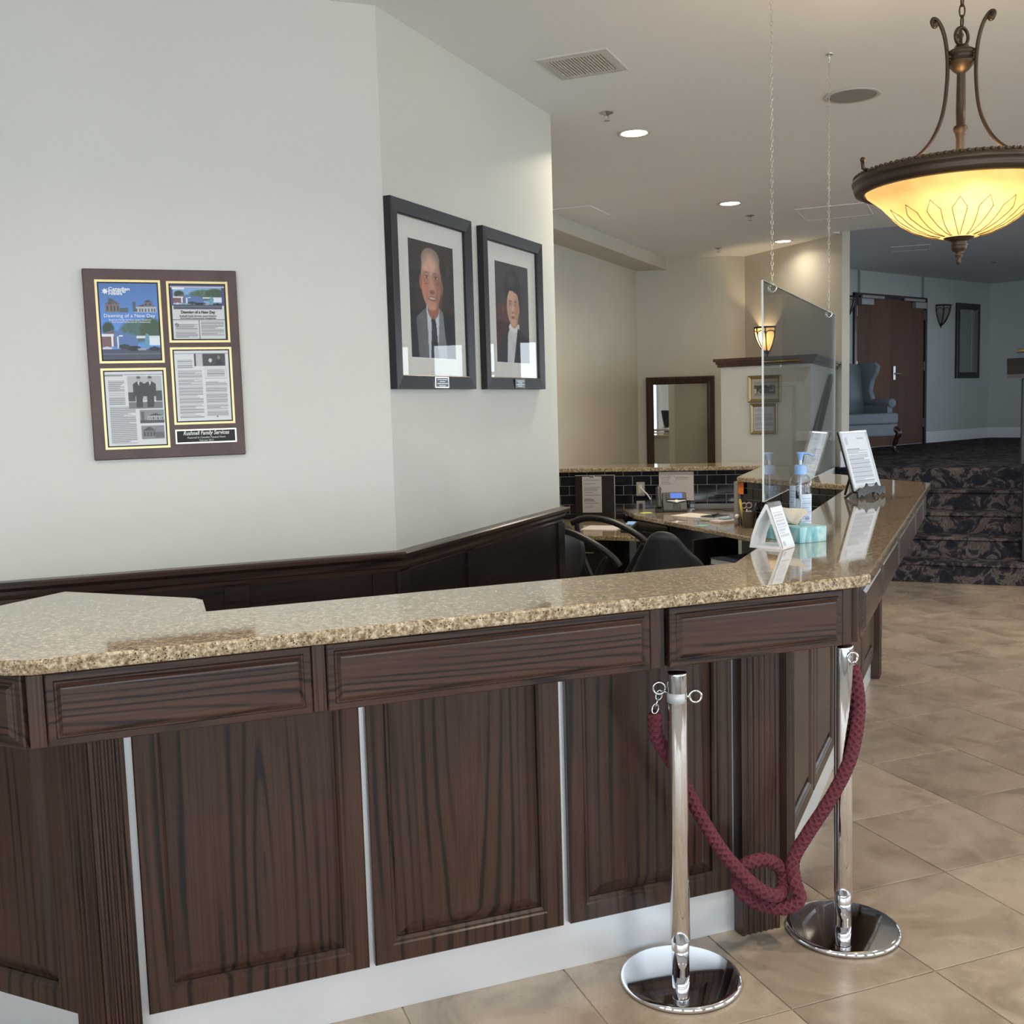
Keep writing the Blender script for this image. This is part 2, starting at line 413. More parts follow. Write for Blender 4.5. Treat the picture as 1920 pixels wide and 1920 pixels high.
for i, (d_, c) in enumerate(tiles[:298]):
    o = tm if i == 0 else tm.copy()
    if i: COL.objects.link(o); o.parent = floor
    o.location = (c.x, c.y, random.uniform(-0.0004, 0.0004)); o.rotation_euler = (0, 0, THT)
rest = tiles[298:]
sub = MB().box(-6, 12, -5, 16, -0.004, -0.0035).build('subfloor', m_fgrout, floor)

# ---- walls
def wall(name, A, B, z0, z1, th, mat, label=None, side=1):
    A = Vector((A[0], A[1], 0)); B = Vector((B[0], B[1], 0)); d = B - A
    o = MB().box(0, d.length, 0, th * side, z0, z1).build(name, mat, kind='structure', loc=A, rot=(0, 0, math.atan2(d.y, d.x)))
    if label: o['label'] = label
    return o
TL, TA = 4.011, 2.125
KK = Vector((0, 0, 0)); # corner of left wall and angled wall
_A = np.array([[Mv.x, Mv.y], [M2.x, M2.y]]); _k = np.linalg.solve(_A, [TL, TA]); KK = Vector((_k[0], _k[1], 0))
sK = KK.dot(U); s2K = KK.dot(U2); s2E = 5.277
wall('wall_left', KK - U * 5.2, KK, 0, HC + 0.02, 0.15, m_wall, 'pale off-white wall carrying the magazine plaque')
wall('wall_angle', KK, wpt(TH2, s2E, TA), 0, HC + 0.02, 0.15, m_wall, 'pale off-white angled wall carrying the two portraits')
wall('wall_lounge', wpt(TH2, 2.4, 3.485), wpt(TH2, 11.2, 3.485), 0, HC + 0.02, 0.15, m_lounge)
wall('wall_back', (1.30, 11.453), (2.351, 11.37), 0, HC + 0.02, 0.15, m_lounge, 'beige back wall with the leaning mirror')
wall('wall_return', (2.351, 11.37), (2.60, 11.455), 0, HC + 0.02, 0.15, m_lounge)
sw = wall('wall_side', (2.556, 11.452), (3.154, 10.02), 0, HC + 0.06, 0.09, m_lounge, 'beige wall behind the half wall with the lit sconce')
HA = Vector((4.013, 13.006, 0)); HANG = math.radians(39.46); HD, HN = fr(HANG)
wall('wall_hall', HA - HD * 2.05, HA + HD * 3.89, 0, HC + 0.06, 0.15, m_hall, 'hall wall coloured grey for its shade with the double doors at the top of the stairs')
HB = HA + HD * 3.888
HE_D = Vector((0.743, -0.669, 0))
wall('wall_hall_end', HB, HB + HE_D * 1.7, 0, HC + 0.06, 0.15, m_hall)
m_ext = P('outer_wall_paint', (0.62, 0.62, 0.60), 0.7)
wall('wall_far_left', (-5.35, -2.4), (-5.35, 2.6), 0, HC + 0.06, 0.15, m_ext)
# glazed fronts behind and beside the camera
def glazed(name, A, B, n, wn):
    A = Vector((A[0], A[1], 0)); B = Vector((B[0], B[1], 0)); d = B - A; L = d.length; a = math.atan2(d.y, d.x)
    b = MB(); b.box(0, L, -0.15, 0, 0, 0.25).box(0, L, -0.15, 0, 2.62, HC + 0.06)
    g = 0.34; wd = (L - g) / n - g
    for i in range(n + 1): b.box(i * (wd + g), i * (wd + g) + g, -0.15, 0, 0.25, 2.62)
    b.build(name, m_ext, kind='structure', loc=A, rot=(0, 0, a))
    fm = MB(); 
    fm.box(0, wd, -0.11, -0.05, 0.25, 0.31).box(0, wd, -0.11, -0.05, 2.56, 2.62).box(0, 0.05, -0.11, -0.05, 0.31, 2.56).box(wd - 0.05, wd, -0.11, -0.05, 0.31, 2.56).box(wd / 2 - 0.03, wd / 2 + 0.03, -0.11, -0.05, 0.31, 2.56)
    me = None
    for i in range(n):
        p = A + d.normalized() * (g + i * (wd + g))
        if me is None:
            o = fm.build('window_%d' % (wn + i), m_blackf, kind='structure', loc=p, rot=(0, 0, a)); me = o.data
        else: o = link('window_%d' % (wn + i), me, None, p, (0, 0, a), 'structure')
        l = bpy.data.lights.new('window_portal', 'AREA'); l.shape = 'RECTANGLE'; l.size = wd; l.size_y = 2.37; l.cycles.is_portal = True
        q = A + d.normalized() * (g + i * (wd + g) + wd / 2); nrm = Vector((-d.y, d.x, 0)).normalized()
        lo = bpy.data.objects.new('window_portal', l); COL.objects.link(lo)
        lo.location = q - nrm * 0.08 + Vector((0, 0, 1.435)); lo.rotation_euler = nrm.to_track_quat('-Z', 'Z').to_euler()
glazed('wall_rear', (-5.4, -2.4), (3.4, -2.4), 5, 10)
glazed('wall_right', (3.4, -2.4), (5.2, 7.2), 5, 20)
glazed('wall_hall_glazed', HB + HE_D * 6.4, HB + HE_D * 1.69, 3, 30)
glazed('wall_hall_right', (5.2, 7.2), (8.6, 9.276), 1, 40)  # glazing added out of view to light the half wall and hall
wall('wall_hall_front', (11.75, 11.2), (8.6, 9.276), 0, HC + 0.06, 0.15, m_hall)
# ---- ceilings (s3 = along U3, r = along U2)
def slab(name, mat, s0, s1, r0, r1, z0, z1, kind='structure'):
    return MB().box(s0, s1, r0, r1, z0, z1).build(name, mat, kind=kind, rot=(0, 0, TH3))
c1 = slab('ceiling', m_ceil, -10, 10.5, -9, 10.3, HC, HC + 0.15); c1['label'] = 'smooth off-white lobby ceiling'
MB().prism([(-10, 10.3), (-1.37, 10.3), (-1.32, 10.44), (-2.46, 11.52), (-2.5, 13), (-10, 13)], HC, HC + 0.15).build('ceiling_lounge', m_ceil, kind='structure', rot=(0, 0, TH3))
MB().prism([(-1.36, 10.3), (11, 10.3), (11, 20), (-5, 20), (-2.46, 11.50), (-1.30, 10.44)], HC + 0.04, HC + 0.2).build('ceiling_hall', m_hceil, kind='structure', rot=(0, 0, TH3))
sof = MB().box(5.3, 11.25, 3.185, 3.49, 2.93, HC + 0.01).build('ceiling_soffit', m_lounge, kind='structure', rot=(0, 0, TH2))
# ---- upper floor and stairs
up = [(-1.20, R0 + 4 * TRD), (10, R0 + 4 * TRD), (10, 20), (-6, 20), (-2.7, 11.6), (-1.5, 10.6)]
upo = MB().prism(up, 0.0, ZUP).build('floor_upper', m_carpet, kind='structure', rot=(0, 0, TH3), bevel=0.012)
upo['label'] = 'dark floral carpet of the upper landing'
st = struct('stairs', 'five carpeted steps up to the landing')
st.rotation_euler = (0, 0, TH3)
for k in range(4):
    b = MB(); z1 = (k + 1) * RIS
    prof = [(R0 + k * TRD + 0.012, 0), (R0 + k * TRD + 0.012, z1 - 0.035), (R0 + k * TRD - 0.006, z1 - 0.022), (R0 + k * TRD - 0.004, z1 - 0.006), (R0 + k * TRD + 0.012, z1), (R0 + 4 * TRD + 0.02, z1), (R0 + 4 * TRD + 0.02, 0)]
    b.prism(prof, -1.20, 3.2, axis='x')
    b.build('step', m_carpet, st)
# ---- half wall with wooden cap beside the stairs
HQ = Vector((2.296, 8.031, 0)); HL = Vector((1.70, 8.47, 0)); HE = Vector((3.13, 10.12, 0))
hw = struct('wall_half', 'half wall beside the stairs with a dark wooden cap')
d1 = (HQ - HL).normalized(); n1 = Vector((-d1.y, d1.x, 0)); d2 = (HE - HQ).normalized(); n2 = Vector((-d2.y, d2.x, 0))
def offs(pts, o):
    # offset an open polyline of 3 points to its left side by o
    a, b_, c = pts; e1 = (b_ - a).normalized(); e2 = (c - b_).normalized(); m1 = Vector((-e1.y, e1.x, 0)); m2_ = Vector((-e2.y, e2.x, 0))
    k = (m1 + m2_); k = k / k.length_squared * 2 if k.length > 1e-6 else m1
    return [a + m1 * o, b_ + k * o, c + m2_ * o]
pl = [HL, HQ, HE]
def band(pl, o0, o1, z0, z1, ext=0.0):
    e1 = (pl[1] - pl[0]).normalized(); q = [pl[0] - e1 * ext, pl[1], pl[2]]
    a = offs(q, o0); b_ = offs(q, o1)
    return MB().prism([(p.x, p.y) for p in a] + [(p.x, p.y) for p in b_[::-1]], z0, z1)
band(pl, 0, 0.13, 0, 1.80).build('half_wall_body', m_wall, hw)
cap = band(pl, -0.022, 0.152, 1.795, 1.818, 0.02)
for q in (band(pl, -0.034, 0.164, 1.818, 1.838, 0.03), band(pl, -0.05, 0.18, 1.838, 1.862, 0.045)): cap.add(q.v, q.f)
m_cap = wood('cap_wood', 'x', (0.085, 0.040, 0.026), (0.030, 0.016, 0.012), rough=0.3)
cap.build('cap', m_cap, hw)
# ---- baseboards
def base2(name, A, B, z, h=0.15):
    # runs from A to B with the wall on its left
    d = B - A; L = d.length; d.normalize()
    b = MB(); prof = [(0, 0), (-0.016, 0), (-0.016, h * 0.62), (-0.010, h * 0.70), (-0.010, h * 0.9), (-0.004, h), (0, h)]
    b.prism(prof, 0, L, axis='x')
    return b.build(name, m_trimw, kind='structure', loc=(A.x, A.y, z), rot=(0, 0, math.atan2(d.y, d.x)))
base2('baseboard_hall', HA - HD * 2.0, HA + HD * 0.375, ZUP)
base2('baseboard_hall_2', HA + HD * 2.107, HA + HD * 3.87, ZUP)
base2('baseboard_hall_end', HB, HB + Vector((0.743, -0.669, 0)) * 4, ZUP)
base2('baseboard_side', Vector((3.135, 10.01, 0)), Vector((3.24, 10.06, 0)), ZUP)

# ---- wainscot and chair rail on the left and angled walls
ZR = 0.992
def rail_prof(): return [(0, -0.085), (-0.012, -0.085), (-0.016, -0.078), (-0.016, -0.066), (-0.024, -0.060), (-0.030, -0.048), (-0.030, -0.036), (-0.044, -0.028), (-0.060, -0.020), (-0.060, -0.006), (-0.052, 0.0), (0, 0)]
EE = wpt(TH2, s2E + 0.005, TA)
tr1 = struct('trim_1', 'dark oak wainscot and chair rail round the reception walls')
A0 = KK - U * 3.2; zv = Vector((0, 0, ZR))
def local_run(name, A, B, prof, mat, parent, joints):
    """one straight run with mitred ends, in its own local frame so the grain follows it"""
    d = (B - A); L = d.length; ang = math.atan2(d.y, d.x); n = len(prof); vs = []
    for x, tn in ((0, joints[0]), (L, joints[1])):
        for o, z in prof: vs.append((x + tn * o, o, z))
    fs = [(j, (j + 1) % n, n + (j + 1) % n, n + j) for j in range(n)] + [tuple(range(n)), tuple(range(n, 2 * n))[::-1]]
    b = MB(); b.add(vs, fs)
    return b.build(name, mat, parent, loc=A, rot=(0, 0, ang))
t8 = math.tan(PI / 8)
local_run('chair_rail', A0 + zv, KK + zv, rail_prof(), m_rail, tr1, (0, -t8))
local_run('chair_rail', KK + zv, EE + zv, rail_prof(), m_rail, tr1, (t8, 0))
local_run('rail_end', EE + zv, EE + M2 * 0.16 + zv, rail_prof(), m_rail, tr1, (0, 0))
pan = [(0, -0.992), (-0.010, -0.992), (-0.010, -0.08), (0, -0.08)]
local_run('wainscot_panel', A0 + zv, KK + zv, pan, m_wains, tr1, (0, -t8))
local_run('wainscot_panel', KK + zv, EE + zv, pan, m_wains, tr1, (t8, 0))
for p, ang, xs in ((KK, TH, (-0.06, -0.62, -1.2)), (KK, TH2, (0.03, 0.62, 1.7))):
    for x in xs:
        MB().box(x - 0.045, x + 0.045, -0.020, 0, 0.02, 0.908).build('wainscot_stile', m_wains, tr1, bevel=0.002, loc=p, rot=(0, 0, ang))

# ================================================================== reception counter
ZG0, ZG1 = 1.035, 1.067
TE, TB = 2.288, 2.661           # granite front and back edge of the front run
E2o, E2i = 0.292, 0.688         # outer and inner edge of the right run (offset along M2)
T0, T20 = 2.5447, 0.580         # metal backing planes
def isec(ta, ma, tb, mb):
    q = np.linalg.solve(np.array([[ma.x, ma.y], [mb.x, mb.y]]), [ta, tb]); return Vector((q[0], q[1], 0))
def cl(s, t): return U * s + Mv * t
t3o = 1.462; t3i = 2.128; u3e = -2.357
CR = isec(TE, Mv, E2o, M2); CRi = isec(TB, Mv, E2i, M2)
CLo = isec(TE, Mv, t3o, M3)
W_end_o = U3 * u3e + M3 * t3o; W_end_i = U3 * u3e + M3 * t3i
notch_t = Vector((-0.822, 2.742, 0)); notch_b = cl(0.182, TB)
far_o = U2 * 6.08 + M2 * E2o; far_2 = Vector((2.275, 5.80, 0)); far_3 = Vector((2.12, 6.02, 0))
R_in = Vector((1.822, 5.64, 0)); L2 = Vector((1.392, 6.478, 0))
def cutc(p, a, b, r):
    # replace a corner by a short chamfer
    return [p + (a - p).normalized() * r, p + (b - p).normalized() * r]
pts = [W_end_o] + cutc(CLo, W_end_o, CR, 0.03) + cutc(CR, CLo, far_o, 0.03) + cutc(far_o, CR, far_3, 0.03) + [far_3, Vector((1.98, 6.6, 0)), Vector((1.99, 7.50, 0)), Vector((1.79, 7.47, 0)), L2, R_in, CRi, notch_b] + cutc(notch_t, notch_b, W_end_i, 0.02) + [W_end_i]
top = MB().prism([(p.x - 0.9, p.y - 2.9) for p in pts], ZG0, ZG1).build('countertop', m_gran, bevel=0.006, seg=2, loc=(0.9, 2.9, 0))
tag(top, 'long polished speckled granite countertop wrapping the reception counter', 'countertop')

def panel(b_w, b_h, st=0.062):
    """frame of a raised-panel door (rings) and its raised field, facing -y, lower left corner at origin"""
    f = MB(); f.rings(b_w, b_h, [(0, -0.0), (0, 0.017), (0.003, 0.020), (st - 0.016, 0.020), (st - 0.012, 0.0165), (st - 0.006, 0.0165), (st, 0.010), (st, 0.004)], center=False)
    g = MB(); g.rings(b_w, b_h, [(st - 0.001, 0.004), (st + 0.006, 0.005), (st + 0.034, 0.0165), (st + 0.038, 0.0175)])
    return f, g
def fascia(b_w, b_h):
    f = MB(); f.rings(b_w, b_h, [(0, -0.045), (0, 0.006), (0.003, 0.009), (0.016, 0.009), (0.019, 0.0125), (0.022, 0.0125), (0.030, 0.020), (0.033, 0.0205)])
    return f
def add_panel(parent, x, z, wd, ht, y):
    f, g = panel(wd, ht)
    a = f.build('raised_panel', m_oak_z, parent, loc=(x, y, z)); g.build('panel_field', m_oak_z, a)
    return a
def add_fascia(parent, x, z, wd, ht, y, dark=None):
    return fascia(wd, ht).build('fascia_panel', m_oak_x, parent, loc=(x, y, z))
def fluted(parent, x0, x1, y, z0, z1, depth, n, rot=0.0, loc=(0, 0, 0)):
    """post face with vertical flutes, facing -y"""
    poly = [(x0, y + depth), (x0, y)]; wd = (x1 - x0 - 0.016) / n
    for i in range(n):
        a = x0 + 0.008 + i * wd
        poly += [(a + wd * 0.12, y), (a + wd * 0.30, y + 0.004), (a + wd * 0.70, y + 0.004), (a + wd * 0.88, y)]
    poly += [(x1, y), (x1, y + depth)]
    return MB().prism(poly, z0, z1).build('corner_post', m_post, parent, loc=loc, rot=(0, 0, rot))
ZF0, ZF1, ZP0, ZP1 = 0.875, 1.030, 0.1355, 1.03
# --- front section (local x = s, y = t)
fs = thing('counter_cabinet', 'dark oak front of the counter with three tall raised panels', 'counter', wpt(TH, 0.8, T0), TH, group='counter fronts')
X = lambda s: s - 0.8
MB().box(X(-0.04), X(1.70), 0, 0.012, 0.0, 1.03).build('metal_backing', m_alu, fs)
MB().box(X(-0.06), X(1.70), 0.013, 0.03, 0.0, 1.03).build('back_board', m_dark, fs)
MB().box(X(-0.16), X(1.80), -(T0 - 2.345), 0.0, 1.0, 1.033).build('overhang_board', m_oak_x, fs)
for a, b_ in ((-0.012, 0.520), (0.5355, 1.0585), (1.0785, 1.592)):
    add_panel(fs, X(a), ZP0, b_ - a, ZP1 - ZP0, 0.0)
yF = 2.325 - T0
add_fascia(fs, X(-0.170), ZF0, 0.545, ZF1 - ZF0, yF)
add_fascia(fs, X(0.4095), ZF0, 0.815, ZF1 - ZF0, yF)
add_fascia(fs, X(1.2805), ZF0, 0.530, ZF1 - ZF0, yF)
for a, b_ in ((-0.205, -0.172), (0.377, 0.4075), (1.2265, 1.266), (1.812, 1.842)):
    MB().box(X(a), X(b_), yF - 0.006, yF + 0.045, ZF0, ZF1).build('fascia_post', m_post, fs, bevel=0.002)
fluted(fs, X(1.607), X(1.734), -0.045, 0, 1.03, 0.06, 6)
fluted(fs, X(-0.105), X(-0.028), -0.045, 0, 1.03, 0.06, 4)
# --- right section (local x = s2, y = t2 ; faces -y)
rs = thing('counter_cabinet', 'dark oak side of the counter along the walkway with five raised panels', 'counter', wpt(TH2, 4.5, T20), TH2, group='counter fronts')
X = lambda s: s - 4.5
MB().box(X(3.05), X(6.05), 0, 0.012, 0.0, 1.03).build('metal_backing', m_alu, rs)
MB().box(X(3.06), X(6.05), 0.013, 0.03, 0.0, 1.03).build('back_board', m_dark, rs)
MB().box(X(3.0), X(6.04), -(T20 - 0.345), 0.0, 1.0, 1.033).build('overhang_board', m_oak_x, rs)
a = 3.235
for i in range(5):
    add_panel(rs, X(a), ZP0, 0.522, ZP1 - ZP0, 0.0); a += 0.5385
yR = 0.330 - T20
for a, b_ in ((3.008, 3.500), (3.53, 4.165), (4.20, 5.13), (5.17, 5.70), (5.74, 6.02)):
    add_fascia(rs, X(a), ZF0, b_ - a, ZF1 - ZF0, yR)
for a in (3.501, 4.168, 5.133, 5.705): MB().box(X(a), X(a) + 0.028, yR - 0.006, yR + 0.045, ZF0, ZF1).build('fascia_post', m_post, rs, bevel=0.002)
MB().box(X(2.968), X(3.004), yR - 0.006, yR + 0.045, ZF0, ZF1).build('fascia_post', m_post, rs, bevel=0.002)
fluted(rs, X(3.078), X(3.218), -0.045, 0, 1.03, 0.06, 6)
fluted(rs, X(5.935), X(6.06), -0.045, 0, 1.03, 0.06, 6)
# --- left wing
ls = thing('counter_cabinet', 'dark oak return of the counter cut off by the picture edge', 'counter', wpt(TH3, -2.1, t3o + 0.274), TH3, group='counter fronts')
X = lambda s: s + 2.1
MB().box(X(-2.34), X(-1.88), 0, 0.012, 0.0, 1.03).build('metal_backing', m_alu, ls)
MB().box(X(-2.34), X(-1.89), 0.013, 0.03, 0.0, 1.03).build('back_board', m_dark, ls)
MB().box(X(-2.34), X(-1.82), -0.20, 0.0, 1.0, 1.033).build('overhang_board', m_oak_x, ls)
add_panel(ls, X(-2.35), ZP0, 0.388, ZP1 - ZP0, 0.0)
add_fascia(ls, X(-2.35), ZF0, 0.555, ZF1 - ZF0, 0.037 - 0.274)
fluted(ls, X(-1.930), X(-1.8445), -0.045, 0, 1.03, 0.06, 5)

# ================================================================== stanchions and rope
def stanchion(name, label, loc):
    t = thing(name, label, 'stanchion', loc, 0.3, group='rope stanchions')
    MB().lathe([(0.0001, 0.0), (0.150, 0.0), (0.160, 0.003), (0.1615, 0.010), (0.158, 0.0165), (0.150, 0.0185), (0.03, 0.020), (0.0001, 0.020)], 72).build('base_plate', m_chrome, t)
    MB().lathe([(0.0235, 0.018), (0.0235, 0.118), (0.0225, 0.1195)], 36).build('post_socket', m_chrome, t)
    MB().lathe([(0.0255, 0.116), (0.0262, 0.118), (0.0262, 0.842), (0.0255, 0.8465), (0.022, 0.849), (0.0001, 0.849)], 40).build('post', m_chrome, t)
    return t
P1 = Vector((0.417, 2.681, 0)); P2 = Vector((0.928, 2.921, 0))
s1 = stanchion('stanchion', 'chrome stanchion standing nearer to the camera in front of the oak panels', P1)
s2_ = stanchion('stanchion', 'chrome stanchion at the counter corner beside the tiled walkway', P2)
# hardware of the first stanchion: clear strap, wing screw and ring
s1.rotation_euler = (0, 0, 0); s2_.rotation_euler = (0, 0, 0)
m_strap = P('clear_tape', (0.62, 0.66, 0.68), 0.25, Alpha=0.85)
MB().lathe([(0.0266, 0.768), (0.0268, 0.768), (0.0268, 0.794), (0.0266, 0.794)], 24, a0=PI * 0.95, a1=PI * 1.72).build('clear_strap', m_strap, s1)
def ring_pts(c, r, n, ax1, ax2): return [Vector(c) + ax1 * (r * math.cos(2 * PI * i / n)) + ax2 * (r * math.sin(2 * PI * i / n)) for i in range(n)]
XA, YA, ZA = Vector((1, 0, 0)), Vector((0, 1, 0)), Vector((0, 0, 1))
MB().tube(ring_pts((0.047, -0.004, 0.782), 0.0155, 24, XA, ZA), 0.0032, 8, closed=True).build('ring', m_chrome, s1)
MB().tube(ring_pts((-0.045, 0.012, 0.802), 0.016, 24, (XA - ZA * 0.15).normalized(), (ZA + XA * 0.15).normalized()), 0.0032, 8, closed=True).build('ring', m_chrome, s1)
MB().tube([(0.024, -0.002, 0.782), (0.034, -0.003, 0.782)], 0.004, 8).build('screw', m_chrome, s1)
MB().tube([(-0.024, 0.008, 0.790), (-0.036, 0.012, 0.795)], 0.004, 8).build('screw', m_chrome, s1)
MB().tube(ring_pts((0.016, -0.026, 0.818), 0.0145, 24, XA, ZA), 0.0035, 8, closed=True).build('ring', m_chrome, s2_)
MB().tube([(0.010, -0.02, 0.832), (0.013, -0.028, 0.834)], 0.004, 8).build('screw', m_chrome, s2_)
# rope
def smooth(pts, n=24, closed=False):
    pts = [Vector(p) for p in pts]; out = []
    for i in range(len(pts) - 1):
        p0 = pts[max(i - 1, 0)]; p1 = pts[i]; p2 = pts[i + 1]; p3 = pts[min(i + 2, len(pts) - 1)]
        for k in range(n):
            t = k / n; t2 = t * t; t3 = t2 * t
            out.append(0.5 * ((2 * p1) + (-p0 + p2) * t + (2 * p0 - 5 * p1 + 4 * p2 - p3) * t2 + (-p0 + 3 * p1 - 3 * p2 + p3) * t3))
    out.append(pts[-1]); return out
dR = (P2 - P1).normalized(); nR = Vector((-dR.y, dR.x, 0))     # nR points away from the camera
def rp(a, z, o=0.0): q = P1 + dR * a + nR * o; return Vector((q.x, q.y, z))
RP_ = ROPE_POINTS = [rp(-0.052, 0.735, 0.03), rp(-0.03, 0.66, 0.05), rp(0.03, 0.56, 0.048), rp(0.085, 0.44, 0.03), rp(0.145, 0.33, 0.012), rp(0.205, 0.245, -0.03),
       rp(0.262, 0.200, -0.05), rp(0.322, 0.188, -0.025), rp(0.345, 0.225, 0.0), rp(0.312, 0.262, 0.012), rp(0.258, 0.272, 0.016), rp(0.208, 0.252, 0.02), rp(0.203, 0.205, 0.005),
       rp(0.245, 0.168, -0.02), rp(0.305, 0.155, -0.055), rp(0.345, 0.178, -0.07), rp(0.350, 0.220, -0.045), rp(0.375, 0.262, -0.01), rp(0.425, 0.325, -0.01), rp(0.49, 0.43, -0.035), rp(0.545, 0.54, -0.05), rp(0.588, 0.66, -0.035), rp(0.60, 0.745, -0.01), rp(0.592, 0.785, 0.0)]
rope = thing('rope', 'knotted burgundy crocheted rope strung between the two stanchions', 'rope', rp(0.28, 0.16))
def mrope():
    m = P('burgundy_rope', (0.13, 0.022, 0.032), 0.85); n = NT(m)
    f = n.noise(n.coord(), 900.0, 2); n.l(n.ramp(f, [(0.3, lin((58, 20, 28))), (0.7, lin((124, 54, 66)))]), n.b.inputs['Base Color']); n.bump(f, 0.5, 0.002); return m
m_rope = mrope()
path = smooth(RP_, 26); base_ = Vector(rope.location)
K_ = 2 * PI / 0.021
def braid(a, L):
    b1 = math.cos(4 * a + K_ * L); b2 = math.cos(4 * a - K_ * L)
    return 0.84 + 0.20 * max(b1, b2)
fine = []
for i in range(len(path) - 1):
    for k in range(3): fine.append(path[i].lerp(path[i + 1], k / 3) - base_)
fine.append(path[-1] - base_)
MB().tube(fine, 0.0185, 40, rfun=braid).build('braid', m_rope, rope)
# twisted hook links at both ends
def links(p, q, n, r=0.008):
    b = MB(); p = Vector(p); q = Vector(q); d = (q - p) / n
    for i in range(n):
        c = p + d * (i + 0.5); ax = d.normalized(); side = ax.cross(Vector((0.3, 1, 0.2))).normalized()
        if i % 2: side = ax.cross(side)
        L = d.length * 0.72
        b.tube([c + ax * (L * math.cos(2 * PI * k / 14)) + side * (r * math.sin(2 * PI * k / 14)) for k in range(14)], 0.0022, 6, closed=True)
    return b
links(Vector((P1.x - 0.042, P1.y + 0.02, 0.79)) - base_, rp(-0.052, 0.74, 0.03) - base_, 3).build('hook_chain', m_chrome, rope)
links(Vector((P2.x + 0.018, P2.y - 0.03, 0.805)) - base_, rp(0.592, 0.78, 0.0) - base_, 2).build('hook_chain', m_chrome, rope)

# ================================================================== pictures on the walls
def noise2(sh, cells, seed):
    rng = np.random.RandomState(seed); g = rng.rand(cells + 2, cells + 2)
    y = np.linspace(0, cells, sh[0]); x = np.linspace(0, cells, sh[1]); yi = y.astype(int); xi = x.astype(int); fy = (y - yi)[:, None]; fx = (x - xi)[None]
    a = g[np.ix_(yi, xi)]; b = g[np.ix_(yi, xi + 1)]; c = g[np.ix_(yi + 1, xi)]; d = g[np.ix_(yi + 1, xi + 1)]
    return (a * (1 - fx) + b * fx) * (1 - fy) + (c * (1 - fx) + d * fx) * fy
class Img:
    def __init__(s, u, v, bg): s.u, s.v = u, v; s.c = [np.full(u.shape, q / 255.0) for q in bg]
    def put(s, mask, col, a=1.0):
        m = np.clip(mask, 0, 1) * a
        s.c = [c * (1 - m) + m * (k / 255.0) for c, k in zip(s.c, col)]; return s
    def ell(s, cx, cy, rx, ry, soft=0.06): 
        d = np.sqrt(((s.u - cx) / rx) ** 2 + ((s.v - cy) / ry) ** 2); return np.clip((1 - d) / soft + 0.5, 0, 1)
    def rect(s, x0, x1, y0, y1): return ((s.u >= x0) & (s.u <= x1) & (s.v >= y0) & (s.v <= y1)).astype(float)
    def poly(s, pts):
        m = np.zeros(s.u.shape, bool); n = len(pts)
        for i in range(n):
            x1, y1 = pts[i]; x2, y2 = pts[(i + 1) % n]
            if y1 == y2: continue
            m ^= ((y1 > s.v) != (y2 > s.v)) & (s.u < (x2 - x1) * (s.v - y1) / (y2 - y1) + x1)
        return m.astype(float)
    def lines(s, x0, x1, y0, y1, n, col=(90, 90, 95), seed=0, a=0.55):
        rng = np.random.RandomState(seed)
        for i in range(n):
            y = y1 - (i + 0.5) * (y1 - y0) / n; e = x1 - (x1 - x0) * (rng.rand() * 0.5 if rng.rand() < 0.2 else 0.02 * rng.rand())
            s.put(s.rect(x0, e, y - 0.28 * (y1 - y0) / n, y + 0.28 * (y1 - y0) / n), col, a)
        return s

